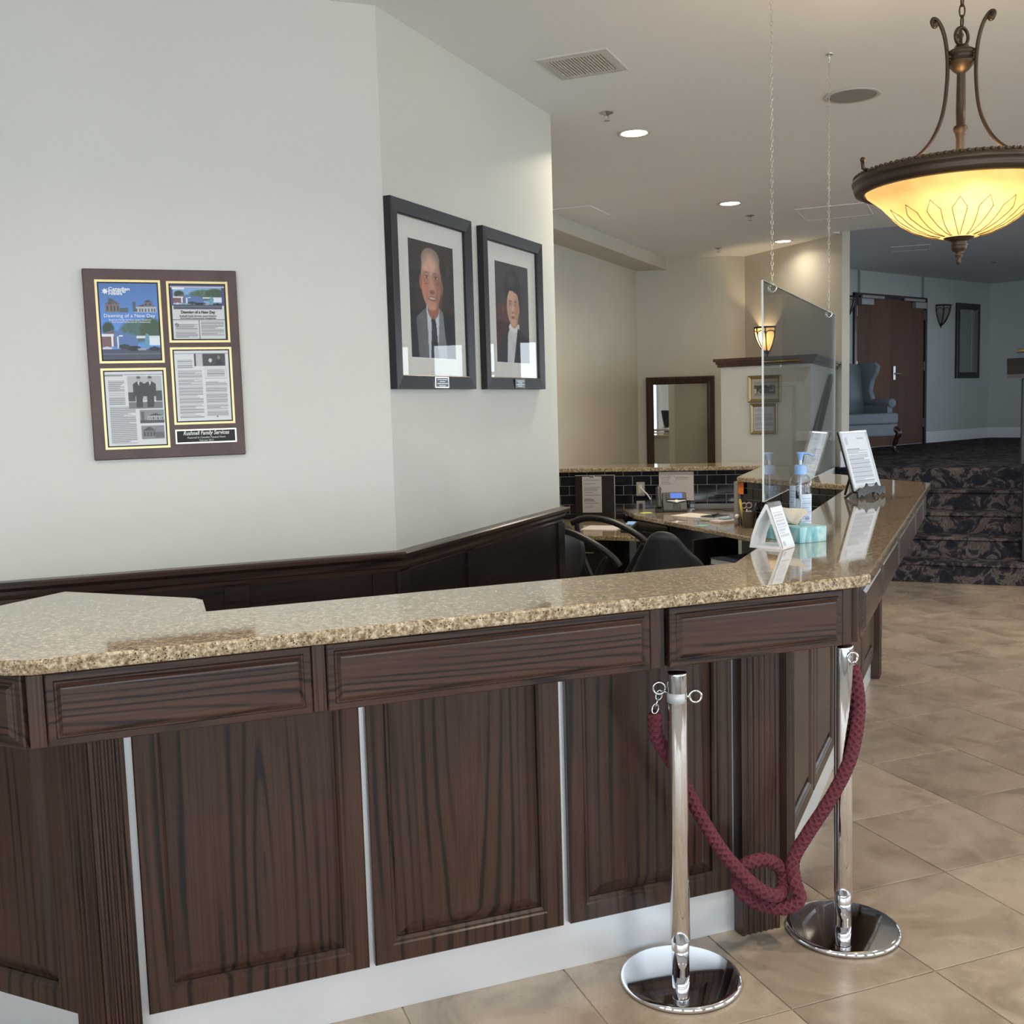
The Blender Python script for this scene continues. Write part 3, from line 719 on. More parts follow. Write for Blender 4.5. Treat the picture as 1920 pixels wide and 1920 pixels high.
def man(u, v):
    i = Img(u, v, (52, 42, 40)); nz = noise2(u.shape, 14, 3)
    i.put(i.rect(0, 1, 0, 0.42), (44, 28, 22)); i.put(i.rect(0.0, 1, 0.40, 0.46), (66, 42, 32), 0.6); i.put(i.rect(0.0, 1.0, 0.60, 0.64), (70, 58, 54), 0.5)
    i.put(i.ell(0.88, 0.78, 0.06, 0.05), (90, 76, 66), 0.5)
    i.put(i.poly([(0.0, 0.36), (0.18, 0.40), (0.36, 0.46), (0.66, 0.46), (0.90, 0.36), (1, 0.30), (1, 0), (0, 0)]), (30, 32, 36))
    i.put(i.poly([(0.12, 0.34), (0.30, 0.42), (0.37, 0.44), (0.44, 0.0), (0.16, 0.0)]), (104, 106, 112));  # pale lapel: window reflection painted over the dark jacket
    i.put(i.poly([(0.35, 0.46), (0.66, 0.44), (0.60, 0.0), (0.38, 0.0)]), (206, 212, 224))
    i.put(i.poly([(0.64, 0.44), (0.74, 0.40), (0.80, 0.0), (0.58, 0.0)]), (128, 132, 140)); i.put(i.poly([(0.72, 0.42), (0.92, 0.36), (0.94, 0.16), (0.84, 0.10), (0.76, 0.18)]), (26, 28, 30))  # second pale lapel, also a painted window reflection
    i.put(i.poly([(0.46, 0.34), (0.53, 0.34), (0.56, 0.30), (0.60, 0.0), (0.42, 0.0), (0.45, 0.28)]), (52, 50, 54)); i.put(i.ell(0.495, 0.325, 0.05, 0.035), (40, 38, 42))
    i.put(i.ell(0.50, 0.44, 0.13, 0.10), (160, 106, 86))
    i.put(i.ell(0.47, 0.855, 0.205, 0.10), (150, 132, 118))                      # thin grey hair
    i.put(i.ell(0.475, 0.665, 0.225, 0.245), (206, 152, 130)); i.put(i.ell(0.46, 0.79, 0.17, 0.11, 0.6), (226, 178, 156), 0.8); i.put(np.clip(i.ell(0.475, 0.70, 0.225, 0.21) - i.ell(0.475, 0.66, 0.205, 0.225, 0.3), 0, 1) * (v > 0.66), (168, 150, 136), 0.9)
    i.put(i.ell(0.245, 0.65, 0.03, 0.06), (166, 108, 88)); i.put(i.ell(0.71, 0.62, 0.03, 0.06), (150, 98, 80))
    i.put(i.ell(0.64, 0.60, 0.09, 0.20, 0.8), (140, 92, 76), 0.6); i.put(i.ell(0.33, 0.60, 0.07, 0.08, 0.8), (206, 128, 104), 0.7)
    for ex in (0.375, 0.575):
        i.put(i.ell(ex, 0.700, 0.080, 0.040, 0.7), (168, 114, 96), 0.7); i.put(i.ell(ex, 0.700, 0.040, 0.010, 0.4), (206, 186, 174)); i.put(i.ell(ex + 0.004, 0.700, 0.018, 0.011, 0.3), (58, 48, 44)); i.put(i.ell(ex, 0.712, 0.045, 0.005, 0.4), (96, 66, 58))
        i.put(i.ell(ex, 0.742, 0.072, 0.009, 0.5), (170, 140, 124)); i.put(np.clip(i.ell(ex, 0.692, 0.088, 0.052, 0.04) - i.ell(ex, 0.692, 0.082, 0.047, 0.04), 0, 1), (120, 92, 82), 0.8)
    i.put(i.ell(0.485, 0.63, 0.038, 0.075, 0.6), (214, 154, 128)); i.put(i.ell(0.49, 0.575, 0.055, 0.018, 0.6), (150, 94, 78))
    i.put(i.ell(0.49, 0.518, 0.090, 0.022, 0.4), (168, 92, 82)); i.put(i.ell(0.49, 0.521, 0.068, 0.010, 0.4), (222, 210, 200)); i.put(i.ell(0.375, 0.55, 0.012, 0.045, 0.8), (166, 110, 92), 0.6); i.put(i.ell(0.605, 0.55, 0.012, 0.045, 0.8), (150, 98, 82), 0.6)
    i.put(i.ell(0.48, 0.445, 0.09, 0.03, 0.8), (206, 146, 120), 0.7)
    i.c = [c * (0.93 + 0.14 * nz) for c in i.c]; return i.c
def woman(u, v):
    i = Img(u, v, (74, 66, 66)); nz = noise2(u.shape, 12, 5)
    i.put(i.rect(0, 0.5, 0, 0.55), (92, 56, 46), 0.7); i.put(i.rect(0.05, 0.40, 0.42, 0.58), (112, 74, 64), 0.6); i.put(i.rect(0.0, 0.45, 0, 0.40), (62, 34, 28), 0.7)
    i.put(i.rect(0.12, 0.15, 0.44, 0.56), (84, 52, 44)); i.put(i.rect(0.26, 0.29, 0.44, 0.56), (84, 52, 44))
    i.put(i.poly([(0.05, 0.0), (0.10, 0.20), (0.32, 0.30), (0.66, 0.36), (0.92, 0.26), (1, 0.2), (1, 0)]), (38, 40, 44))
    i.put(i.poly([(0.34, 0.30), (0.46, 0.38), (0.70, 0.40), (0.62, 0.22), (0.52, 0.0), (0.30, 0.0)]), (206, 206, 210)); i.put(i.ell(0.53, 0.36, 0.16, 0.05), (224, 222, 222))
    i.put(i.poly([(0.64, 0.36), (0.74, 0.32), (0.60, 0.0), (0.50, 0.0)]), (30, 32, 36))
    i.put(i.ell(0.50, 0.76, 0.25, 0.185), (46, 44, 48)); i.put(i.ell(0.66, 0.64, 0.10, 0.16), (44, 42, 46))
    i.put(i.ell(0.53, 0.42, 0.11, 0.07), (190, 146, 124))
    i.put(i.ell(0.51, 0.57, 0.185, 0.190), (212, 168, 144)); i.put(i.ell(0.63, 0.55, 0.07, 0.16, 0.8), (178, 130, 110), 0.6)
    i.put(i.poly([(0.30, 0.66), (0.34, 0.735), (0.50, 0.73), (0.66, 0.70), (0.72, 0.60), (0.74, 0.80), (0.30, 0.82)]), (48, 46, 50)); i.put(i.ell(0.46, 0.84, 0.14, 0.06, 0.8), (92, 88, 90), 0.6)
    for ex in (0.43, 0.585):
        i.put(i.ell(ex, 0.597, 0.058, 0.024, 0.7), (172, 128, 112), 0.7); i.put(i.ell(ex, 0.597, 0.034, 0.008, 0.4), (206, 190, 180)); i.put(i.ell(ex, 0.597, 0.015, 0.009, 0.3), (56, 48, 46)); i.put(i.ell(ex, 0.625, 0.050, 0.006, 0.5), (120, 94, 86))
    i.put(i.ell(0.50, 0.545, 0.026, 0.05, 0.6), (226, 182, 158)); i.put(i.ell(0.505, 0.512, 0.04, 0.010, 0.6), (164, 116, 98))
    i.put(i.ell(0.505, 0.462, 0.060, 0.013), (164, 84, 80)); i.put(i.ell(0.695, 0.545, 0.02, 0.04), (190, 138, 116))
    i.c = [c * (0.93 + 0.14 * nz) for c in i.c]; return i.c

def portrait(label, s_left, fn, mirror_plate, seed):
    """framed portrait on the angled wall; local x along the wall, y into the wall"""
    wd, ht = 0.686, 0.732; z0 = 1.624
    t = thing('framed_portrait', label, 'picture', wpt(TH2, s_left, TA - 0.001, z0), TH2, group='framed portraits')
    f = MB(); f.rings(wd, ht, [(0, 0.0), (0, 0.030), (0.002, 0.033), (0.052, 0.028), (0.056, 0.024), (0.056, 0.010)], center=False)
    f.build('frame', m_blackf, t)
    MB().box(0.054, wd - 0.054, -0.012, -0.001, 0.054, ht - 0.054).build('mount', m_mat, t)
    px0, px1, pz0, pz1 = 0.153, 0.535, 0.128, 0.596
    MB().box(px0 - 0.004, px1 + 0.004, -0.0124, -0.0119, pz0 - 0.004, pz1 + 0.004).build('mount_bevel', m_white, t)
    pr = paint('print', px1 - px0, pz1 - pz0, 110, 135, fn, t, loc=(px0, -0.0128, pz0), rough=0.5)
    MB().add([(0.055, -0.0165, 0.055), (wd - 0.055, -0.0165, 0.055), (wd - 0.055, -0.0165, ht - 0.055), (0.055, -0.0165, ht - 0.055)], [(0, 1, 2, 3)]).build('glass', m_glass, t)
    pl = MB().box(0.300, 0.418, -0.0355, -0.030, 0.004, 0.050).build('name_plate', m_chrome if mirror_plate else P('dark_plate', (0.02, 0.02, 0.022), 0.2, 0.6), t, bevel=0.001)
    MB().box(0.304, 0.414, -0.0358, -0.0352, 0.008, 0.046).build('plate_face', P('engraved_black', (0.015, 0.015, 0.016), 0.25), pl)
    for k, (l0, l1) in enumerate(((0.315, 0.403), (0.335, 0.383), (0.312, 0.406), (0.330, 0.388))):
        MB().box(l0, l1, -0.0362, -0.0357, 0.039 - k * 0.0085 - 0.0016, 0.039 - k * 0.0085 + 0.0016).build('engraved_line', m_steel, pl)
    return t
portrait('black framed portrait of a smiling person in dark suit with painted window reflections, tie and glasses', 3.550, man, True, 1)
portrait('black framed portrait of a dark-haired person in white turtleneck and blazer', 4.352, woman, False, 2)

# ---- plaque with four magazine pages
m_plq = mottled('plaque_wood', lin((88, 62, 58)), lin((74, 50, 47)), 9.0, 0.4)
m_gline = P('gold_foil', (0.62, 0.50, 0.26), 0.35, 0.8)
PW, PH = 0.521, 0.667
plq = thing('award_plaque', 'brown wooden plaque mounting four magazine pages and a black name plate', 'plaque', wpt(TH, -0.077, TL - 0.001, 1.396), TH)
MB().box(0, PW, -0.018, 0, 0, PH).build('board', m_plq, plq, bevel=0.003)
def page(u0, u1, v0, v1, fn, nx, ny, margin=0.0):
    x0, x1, z1, z0 = u0 * PW, u1 * PW, PH * (1 - v0), PH * (1 - v1)
    g = MB().box(x0, x1, -0.0195, -0.017, z0, z1).build('gold_border', m_gline, plq)
    MB().box(x0 + 0.008, x1 - 0.008, -0.0203, -0.019, z0 + 0.008, z1 - 0.008).build('black_border', m_ink, g)
    b = 0.0125; w_, h_ = x1 - x0 - 2 * b, z1 - z0 - 2 * b
    o = paint('magazine_page', w_, h_, nx, ny, fn, plq, loc=(x0 + b, -0.0209, z0 + b), rough=0.35)
    return o, w_, h_
def house(i, x0, x1, y0, y1, roof, wallc, n=4):
    i.put(i.rect(x0, x1, y0, y0 + (y1 - y0) * 0.62), wallc); i.put(i.poly([(x0 - 0.01, y0 + (y1 - y0) * 0.6), ((x0 + x1) / 2, y1), (x1 + 0.01, y0 + (y1 - y0) * 0.6)]), roof)
    for k in range(n):
        xx = x0 + (k + 0.3) * (x1 - x0) / n; i.put(i.rect(xx, xx + 0.4 * (x1 - x0) / n, y0 + 0.1 * (y1 - y0), y0 + 0.45 * (y1 - y0)), (40, 44, 60), 0.8)
def scene_building(i, y0, y1, x0=0.0, x1=1.0, top=None):
    u = (i.u - x0) / (x1 - x0); v = (i.v - y0) / (y1 - y0); j = Img(u, v, (0, 0, 0)); j.c = i.c
    inside = ((u >= 0) & (u <= 1) & (v >= 0) & (v <= 1)).astype(float)
    nz = noise2(u.shape, 40, 9)
    def q(m, c, a=1.0): j.put(m * inside, c, a)
    q(j.ell(0.62, 0.66, 0.30, 0.26, 0.3) * (0.6 + 0.4 * nz), (66, 92, 66)); q(j.ell(0.86, 0.70, 0.2, 0.28, 0.3), (58, 84, 58)); q(j.ell(0.12, 0.72, 0.10, 0.16, 0.3), (44, 62, 50))
    q(j.poly([(0.0, 0.60), (0.22, 0.70), (0.62, 0.55), (0.62, 0.30), (0.0, 0.28)]), (84, 116, 168)); q(j.poly([(0, 0.58), (0.22, 0.68), (0.22, 0.30), (0, 0.30)]), (120, 84, 86))
    q(j.rect(0.0, 0.2, 0.55, 0.60), (226, 226, 232)); q(j.rect(0.16, 0.19, 0.30, 0.55), (230, 230, 236)); q(j.rect(0.30, 0.36, 0.54, 0.57), (232, 232, 238)); q(j.rect(0.26, 0.28, 0.28, 0.55), (226, 226, 232))
    q(j.rect(0.82, 1.0, 0.34, 0.50), (222, 226, 236)); q(j.rect(0.60, 1.0, 0.50, 0.56), (214, 218, 226)); q(j.poly([(0.72, 0.26), (0.76, 0.62), (0.82, 0.58), (0.80, 0.26)]), (96, 150, 172))
    q(j.rect(0, 1, 0.0, 0.24), (70, 74, 92)); q(j.rect(0, 1, 0.12, 0.14), (120, 122, 138)); q(j.ell(0.55, 0.26, 0.13, 0.06), (24, 28, 36)); q(j.ell(0.9, 0.25, 0.10, 0.05), (30, 34, 44)); q(j.ell(0.08, 0.27, 0.09, 0.03), (206, 206, 214)); q(j.ell(0.38, 0.30, 0.10, 0.06), (40, 52, 52)); q(j.ell(0.68, 0.24, 0.08, 0.03), (150, 154, 166))
    i.c = j.c
def cover(u, v):
    i = Img(u, v, (84, 128, 196)); g = np.clip((v - 0.4) / 0.6, 0, 1); i.c = [c * (1.12 - 0.22 * g) for c in i.c]
    scene_building(i, 0.0, 0.56)
    for k in range(3): pass
    house(i, 0.10, 0.34, 0.62, 0.80, (92, 88, 100), (120, 108, 104), 4); i.put(i.rect(0.33, 0.48, 0.62, 0.68), (80, 92, 96)); i.put(i.rect(0.15, 0.2, 0.72, 0.80), (84, 78, 88))
    house(i, 0.60, 0.97, 0.62, 0.74, (76, 78, 88), (178, 178, 186), 7); i.put(i.rect(0.56, 0.62, 0.63, 0.76), (78, 86, 98)); house(i, 0.76, 0.90, 0.70, 0.79, (70, 72, 84), (104, 104, 112), 2)
    return i.c
def page2(u, v):
    i = Img(u, v, (206, 206, 208)); i.put(i.rect(0, 1, 0.62, 1), (70, 66, 110)); i.put(i.rect(0.05, 0.95, 0.55, 0.96), (132, 166, 206)); i.put(i.rect(0, 1, 0.955, 0.97), (190, 190, 204))
    scene_building(i, 0.55, 0.94, 0.05, 0.95); i.put(i.rect(0.03, 0.26, 0.915, 0.945), (230, 230, 234)); i.put(i.rect(0, 1, 0.345, 0.36), (16, 16, 18)); i.put(i.rect(0.49, 0.505, 0.0, 0.35), (16, 16, 18))
    i.put(i.rect(0, 0.02, 0, 0.62), (12, 12, 14)); i.put(i.rect(0.98, 1, 0, 0.62), (12, 12, 14))
    i.put(np.clip(i.ell(0.085, 0.26, 0.035, 0.03) - i.ell(0.085, 0.26, 0.024, 0.018), 0, 1), (60, 60, 66))
    i.lines(0.06, 0.47, 0.02, 0.28, 15, seed=1); i.lines(0.53, 0.96, 0.06, 0.33, 15, seed=2); return i.c
def page3(u, v):
    i = Img(u, v, (212, 213, 216)); i.put(i.rect(0, 1, 0.955, 0.965), (120, 120, 128)); i.put(i.rect(0.0, 0.3, 0.94, 0.955), (150, 150, 156))
    i.lines(0.05, 0.33, 0.55, 0.88, 26, seed=3); i.lines(0.05, 0.50, 0.03, 0.53, 40, seed=4)
    i.put(i.rect(0.38, 0.97, 0.50, 0.94), (176, 178, 182)); i.put(i.rect(0.38, 0.97, 0.50, 0.60), (110, 112, 116)); i.put(i.rect(0.38, 0.97, 0.585, 0.60), (214, 214, 218)); i.put(i.rect(0.38, 0.50, 0.60, 0.72), (66, 68, 72)); i.put(i.rect(0.86, 0.97, 0.60, 0.74), (66, 68, 72))
    for cx_ in (0.575, 0.77):
        i.put(i.poly([(cx_ - 0.11, 0.66), (cx_ - 0.10, 0.83), (cx_ - 0.03, 0.865), (cx_ + 0.03, 0.865), (cx_ + 0.10, 0.83), (cx_ + 0.11, 0.66), (cx_ + 0.06, 0.66), (cx_ + 0.05, 0.51), (cx_ - 0.06, 0.51), (cx_ - 0.06, 0.66)]), (50, 53, 58))
        i.put(i.ell(cx_, 0.895, 0.036, 0.036), (170, 168, 168)); i.put(i.ell(cx_, 0.918, 0.036, 0.018), (86, 86, 90)); i.put(i.poly([(cx_ - 0.018, 0.865), (cx_ + 0.018, 0.865), (cx_, 0.80)]), (222, 222, 226))
    i.put(i.rect(0.56, 0.98, 0.30, 0.475), (132, 136, 140)); house(i, 0.70, 0.97, 0.34, 0.43, (60, 62, 66), (170, 172, 176), 7); i.put(i.rect(0.56, 0.98, 0.30, 0.34), (70, 72, 76)); i.put(i.rect(0.58, 0.64, 0.34, 0.45), (90, 92, 96))
    i.put(i.rect(0.57, 0.97, 0.08, 0.26), (128, 130, 134)); house(i, 0.60, 0.82, 0.11, 0.25, (70, 72, 76), (108, 110, 114), 4); i.put(i.rect(0.82, 0.97, 0.10, 0.17), (92, 94, 98)); return i.c
def page4(u, v):
    i = Img(u, v, (214, 215, 218)); i.put(i.rect(0, 1, 0.955, 0.962), (130, 130, 138)); i.put(i.rect(0.36, 0.94, 0.78, 0.955), (58, 60, 64)); i.put(i.rect(0.40, 0.52, 0.78, 0.955), (186, 188, 190)); i.put(i.ell(0.66, 0.86, 0.03, 0.03), (196, 198, 200))
    i.put(i.poly([(0.76, 0.80), (0.77, 0.87), (0.86, 0.88), (0.88, 0.80)]), (34, 36, 40)); i.put(i.ell(0.82, 0.90, 0.025, 0.028), (120, 118, 118))
    i.lines(0.05, 0.33, 0.74, 0.87, 11, seed=5); i.lines(0.05, 0.50, 0.04, 0.72, 50, seed=6); i.lines(0.55, 0.95, 0.06, 0.56, 38, seed=7)
    i.put(i.rect(0.55, 0.95, 0.60, 0.755), (186, 188, 192)); i.put(i.rect(0.56, 0.94, 0.61, 0.745), (216, 217, 220)); i.lines(0.58, 0.92, 0.625, 0.735, 6, seed=8, a=0.7); i.put(i.ell(0.74, 0.055, 0.012, 0.012), (40, 40, 44)); return i.c
m_wtext = P('white_print', (0.85, 0.86, 0.9), 0.6)
pg, w_, h_ = page(0.074, 0.492, 0.056, 0.491, cover, 90, 120)
for k, tx in enumerate(('Canadian', 'Funeral', 'News')):
    text(tx, 0.0155, m_wtext, pg, (0.16 * w_, -0.0006, h_ * (0.925 - 0.030 * k)), sx=1.25, bold=0.0004)
leaf = [(math.cos(a) * r, math.sin(a) * r) for a, r in [(2 * PI * k / 14, 0.012 if k % 2 == 0 else 0.006) for k in range(14)]]
MB().prism([(0.105 * w_ + x, h_ * 0.895 + y) for x, y in leaf], 0.0002, 0.0006, axis='y').build('maple_leaf_mark', m_wtext, pg)
text('Dawning of a New Day', 0.0172, m_wtext, pg, (0.055 * w_, -0.0006, h_ * 0.575), sx=1.05)
text('Rushnell Family Services opens Ontario\'s', 0.0085, m_wtext, pg, (0.14 * w_, -0.0006, h_ * 0.522), sx=1.0)
text('first funeral home-owned crematorium', 0.0085, m_wtext, pg, (0.19 * w_, -0.0006, h_ * 0.493), sx=0.95)
pg, w_, h_ = page(0.530, 0.937, 0.060, 0.385, page2, 80, 90)
text('Dawning of a New Day', 0.0145, m_ink, pg, (w_ * 0.49, -0.0006, h_ * 0.495), align='CENTER', sx=0.86, bold=0.0005)
text('Rushnell Family Services opens Ontario\'s', 0.0082, m_ink, pg, (w_ * 0.49, -0.0006, h_ * 0.425), align='CENTER', sx=0.95, bold=0.0002)
text('first funeral home-owned crematorium', 0.0082, m_ink, pg, (w_ * 0.49, -0.0006, h_ * 0.385), align='CENTER', sx=0.95, bold=0.0002)
page(0.075, 0.495, 0.517, 0.945, page3, 90, 120); page(0.530, 0.940, 0.410, 0.825, page4, 90, 120)
pb = MB().box(0.530 * PW, 0.945 * PW, -0.0200, -0.017, PH * (1 - 0.930), PH * (1 - 0.850)).build('name_plate', P('pale_brass', (0.62, 0.60, 0.46), 0.25, 0.9), plq, bevel=0.001)
MB().box(0.530 * PW + 0.006, 0.945 * PW - 0.006, -0.0208, -0.0195, PH * 0.070 + 0.006, PH * 0.150 - 0.006).build('plate_face', m_ink, pb)
m_sil = P('engraved_silver', (0.72, 0.72, 0.66), 0.4)
text('Rushnell Family Services', 0.0205, m_sil, pb, (0.7375 * PW, -0.0210, PH * 0.127), align='CENTER', shear=0.25, sx=0.80, bold=0.0004)
text('Featured in Canadian Funeral News', 0.0105, m_sil, pb, (0.7375 * PW, -0.0210, PH * 0.103), align='CENTER', shear=0.25, sx=0.88)
text('February 2012', 0.0095, m_sil, pb, (0.7375 * PW, -0.0210, PH * 0.087), align='CENTER', sx=0.9)

# ================================================================== ceiling fittings
vt = thing('ceiling_vent', 'square white slatted air vent in the ceiling by the portraits', 'vent', (0.374, 4.865, HC), math.radians(-23.5))
f = MB(); 
f.rings(0.327, 0.327, [(0, 0), (0.004, 0.006), (0.036, 0.010), (0.038, 0.002)], center=False); f.xf(Matrix.Translation((-0.1635, 0.1635, 0)) @ Matrix.Rotation(PI / 2, 4, 'X'))
m_vent = P('vent_white', (0.62, 0.60, 0.57), 0.5)
f.build('frame', m_vent, vt)
MB().box(-0.13, 0.13, -0.13, 0.13, -0.0016, -0.0006).build('backing', P('vent_dark', (0.04, 0.04, 0.04), 0.8), vt)
sl = None
for k in range(18):
    x = -0.122 + k * 0.0144
    if sl is None: sl = MB().add([(-0.001, -0.127, -0.010), (0.0015, -0.127, -0.010), (0.006, -0.127, -0.002), (0.0035, -0.127, -0.002), (-0.001, 0.127, -0.010), (0.0015, 0.127, -0.010), (0.006, 0.127, -0.002), (0.0035, 0.127, -0.002)], [(0, 1, 2, 3), (7, 6, 5, 4), (4, 5, 1, 0), (5, 6, 2, 1), (6, 7, 3, 2), (7, 4, 0, 3)]).build('slat', m_vent, vt, loc=(x, 0, 0))
    else: link('slat', sl.data, vt, (x, 0, 0))
m_lens = P('lit_lens', (1, 0.95, 0.85), 0.5, Emission_Strength=14.0); m_lens.node_tree.nodes['Principled BSDF'].inputs['Emission Color'].default_value = (1.0, 0.86, 0.64, 1)
def downlight(x, y, label, k=1.0):
    t = thing('recessed_light', label, 'ceiling light', (x, y, HC), 0, group='recessed ceiling lights')
    MB().lathe([(0.072, -0.001), (0.090, -0.001), (0.094, -0.005), (0.088, -0.008), (0.074, -0.004), (0.072, -0.001)], 40, cap=False).build('trim_ring', m_vent, t)
    MB().lathe([(0.0001, -0.0065), (0.05, -0.0060), (0.073, -0.0035)], 32, cap=False).build('lens', m_lens, t)
    light('downlight_beam', 'AREA', (0, 0, -0.012), DOWNLIGHT_W * k, (1.0, 0.87, 0.70), t, size=0.13, spread=math.radians(150))
downlight(0.748, 6.10, 'lit recessed ceiling light nearest the end of the portrait wall')
downlight(1.755, 8.334, 'lit recessed ceiling light over the back ledge, middle of three')
downlight(2.702, 10.409, 'lit recessed ceiling light farthest back, above the lit sconce wall', 0.12)
for x_, y_, l_ in ((-0.6, 1.6, 'added unseen ceiling light over the lobby left of the camera'), (1.5, 1.3, 'added unseen ceiling light over the lobby right of the camera'), (2.7, 3.2, 'added unseen ceiling light over the walkway beside the pendant'), (3.6, 6.2, 'added unseen ceiling light over the foot of the stairs')): downlight(x_, y_, l_)  # lights added out of view to brighten the floor and ceiling
def sprinkler(x, y, z, label):
    t = thing('sprinkler', label, 'sprinkler', (x, y, z), 0.5, group='ceiling sprinklers')
    MB().lathe([(0.036, -0.0005), (0.034, -0.005), (0.014, -0.009), (0.013, -0.014), (0.0001, -0.014)], 24, cap=False).build('escutcheon', m_steel, t)
    b = MB().tube([(-0.010, 0, -0.012), (-0.012, 0, -0.028), (-0.004, 0, -0.040)], 0.0022, 6).tube([(0.010, 0, -0.012), (0.012, 0, -0.028), (0.004, 0, -0.040)], 0.0022, 6)
    b.build('yoke', m_steel, t)
    MB().lathe([(0.0001, -0.040), (0.016, -0.041), (0.016, -0.043), (0.0001, -0.044)], 16, cap=False).build('deflector', m_steel, t)
sprinkler(0.552, 5.666, HC, 'chrome sprinkler head beside the front recessed light')
sprinkler(2.04, 8.912, HC, 'chrome sprinkler head behind the middle recessed light')
sprinkler(2.144, 10.755, HC, 'chrome sprinkler head near the back wall above the mirror')
sprinkler(3.85, 12.05, HC + 0.04, 'small sprinkler head in the hall ceiling beside the wall end')
sprinkler(5.9, 12.9, HC + 0.04, 'small sprinkler head in the hall ceiling before the narrow window')
spk = thing('ceiling_speaker', 'round flush grey speaker grille in the ceiling by the pendant lamp', 'speaker', (1.771, 5.473, HC))
MB().lathe([(0.118, -0.002), (0.136, -0.001), (0.140, -0.004), (0.130, -0.008), (0.118, -0.006)], 48, cap=False).build('rim', m_vent, spk)
MB().lathe([(0.0001, -0.0055), (0.119, -0.005)], 48, cap=False).build('grille', mottled('grille_grey', (0.34, 0.33, 0.31), (0.28, 0.27, 0.26), 700.0, 0.7), spk)
def hatch(name, label, c, ang, w_, h_, z, grp='ceiling access panels'):
    t = thing(name, label, 'access panel', (c[0], c[1], z), ang, group=grp)
    f = MB(); f.rings(w_, h_, [(0, 0), (0.003, 0.005), (0.016, 0.006), (0.018, 0.0)], center=False); f.xf(Matrix.Translation((-w_ / 2, h_ / 2, 0)) @ Matrix.Rotation(PI / 2, 4, 'X'))
    f.build('frame', m_ceil if z < HC + 0.02 else m_hceil, t)
    MB().box(-w_ / 2 + 0.016, w_ / 2 - 0.016, -h_ / 2 + 0.016, h_ / 2 - 0.016, -0.0035, -0.0005).build('panel', m_ceil if z < HC + 0.02 else m_hceil, t)
hatch('access_panel', 'flush white access panel in the ceiling above the corridor bulkhead', (0.55, 8.55), math.radians(-24), 0.46, 0.46, HC)
hatch('access_panel', 'flush white access panel in the ceiling left of the pendant lamp', (2.72, 8.85), math.radians(-24), 0.56, 0.62, HC)
hatch('access_panel', 'flush access panel coloured grey for shade in the hall ceiling beyond the pendant lamp', (4.33, 11.45), math.radians(-20), 0.40, 0.40, HC + 0.04)

# ---- pendant bowl lamp
PL = Vector((1.471, 3.473, 0))
pn = thing('pendant_lamp', 'bronze bowl pendant with amber alabaster glass and scrolled arms', 'pendant lamp', (PL.x, PL.y, 1.96), 0)
Z = lambda z: z - 1.96
MB().lathe([(0.278, Z(2.262)), (0.300, Z(2.264)), (0.318, Z(2.258)), (0.326, Z(2.250)), (0.332, Z(2.240)), (0.330, Z(2.232)), (0.322, Z(2.228)), (0.326, Z(2.218)), (0.322, Z(2.206)), (0.310, Z(2.200)), (0.296, Z(2.199)), (0.290, Z(2.204)), (0.282, Z(2.236)), (0.278, Z(2.262))], 72, cap=False).build('rim', m_bronze, pn)
bd = MB()
for k in range(96):
    a = 2 * PI * k / 96; bd.sphere((0.322 * math.cos(a), 0.322 * math.sin(a), Z(2.2545)), 0.0065, 6, 4)
bd.build('beading', m_bronze, pn)
def amber():
    m = bpy.data.materials.new('amber_glass'); m.use_nodes = True; t = m.node_tree; n = NT(m)
    b = n.b; b.inputs['Base Color'].default_value = (0.86, 0.62, 0.26, 1); b.inputs['Roughness'].default_value = 0.35
    o = [x for x in t.nodes if x.type == 'OUTPUT_MATERIAL'][0]
    tr = t.nodes.new('ShaderNodeBsdfTranslucent'); mx = t.nodes.new('ShaderNodeMixShader'); mx.inputs[0].default_value = 0.72
    f = n.noise(n.coord(), 18.0, 4); c = n.ramp(f, [(0.3, (0.27, 0.19, 0.088)), (0.7, (0.30, 0.24, 0.135))])
    n.l(c, tr.inputs[0]); n.l(b.outputs[0], mx.inputs[1]); n.l(tr.outputs[0], mx.inputs[2]); n.l(mx.outputs[0], o.inputs[0])
    n.bump(n.noise(n.coord(), 45.0, 3), 0.25, 0.003); MATS['amber_glass'] = m; return m
m_amber = amber()
bowl = [(0.292, Z(2.214)), (0.284, Z(2.196)), (0.262, Z(2.180)), (0.238, Z(2.160)), (0.212, Z(2.130)), (0.180, Z(2.100)), (0.140, Z(2.074)), (0.095, Z(2.056)), (0.050, Z(2.047)), (0.016, Z(2.045))]
inner = [(max(0.016, r - 0.004), z + 0.004) for r, z in bowl[::-1]]
bw = MB().lathe(bowl[::-1], 64, cap=False); bw.build('glass_bowl', m_amber, pn)
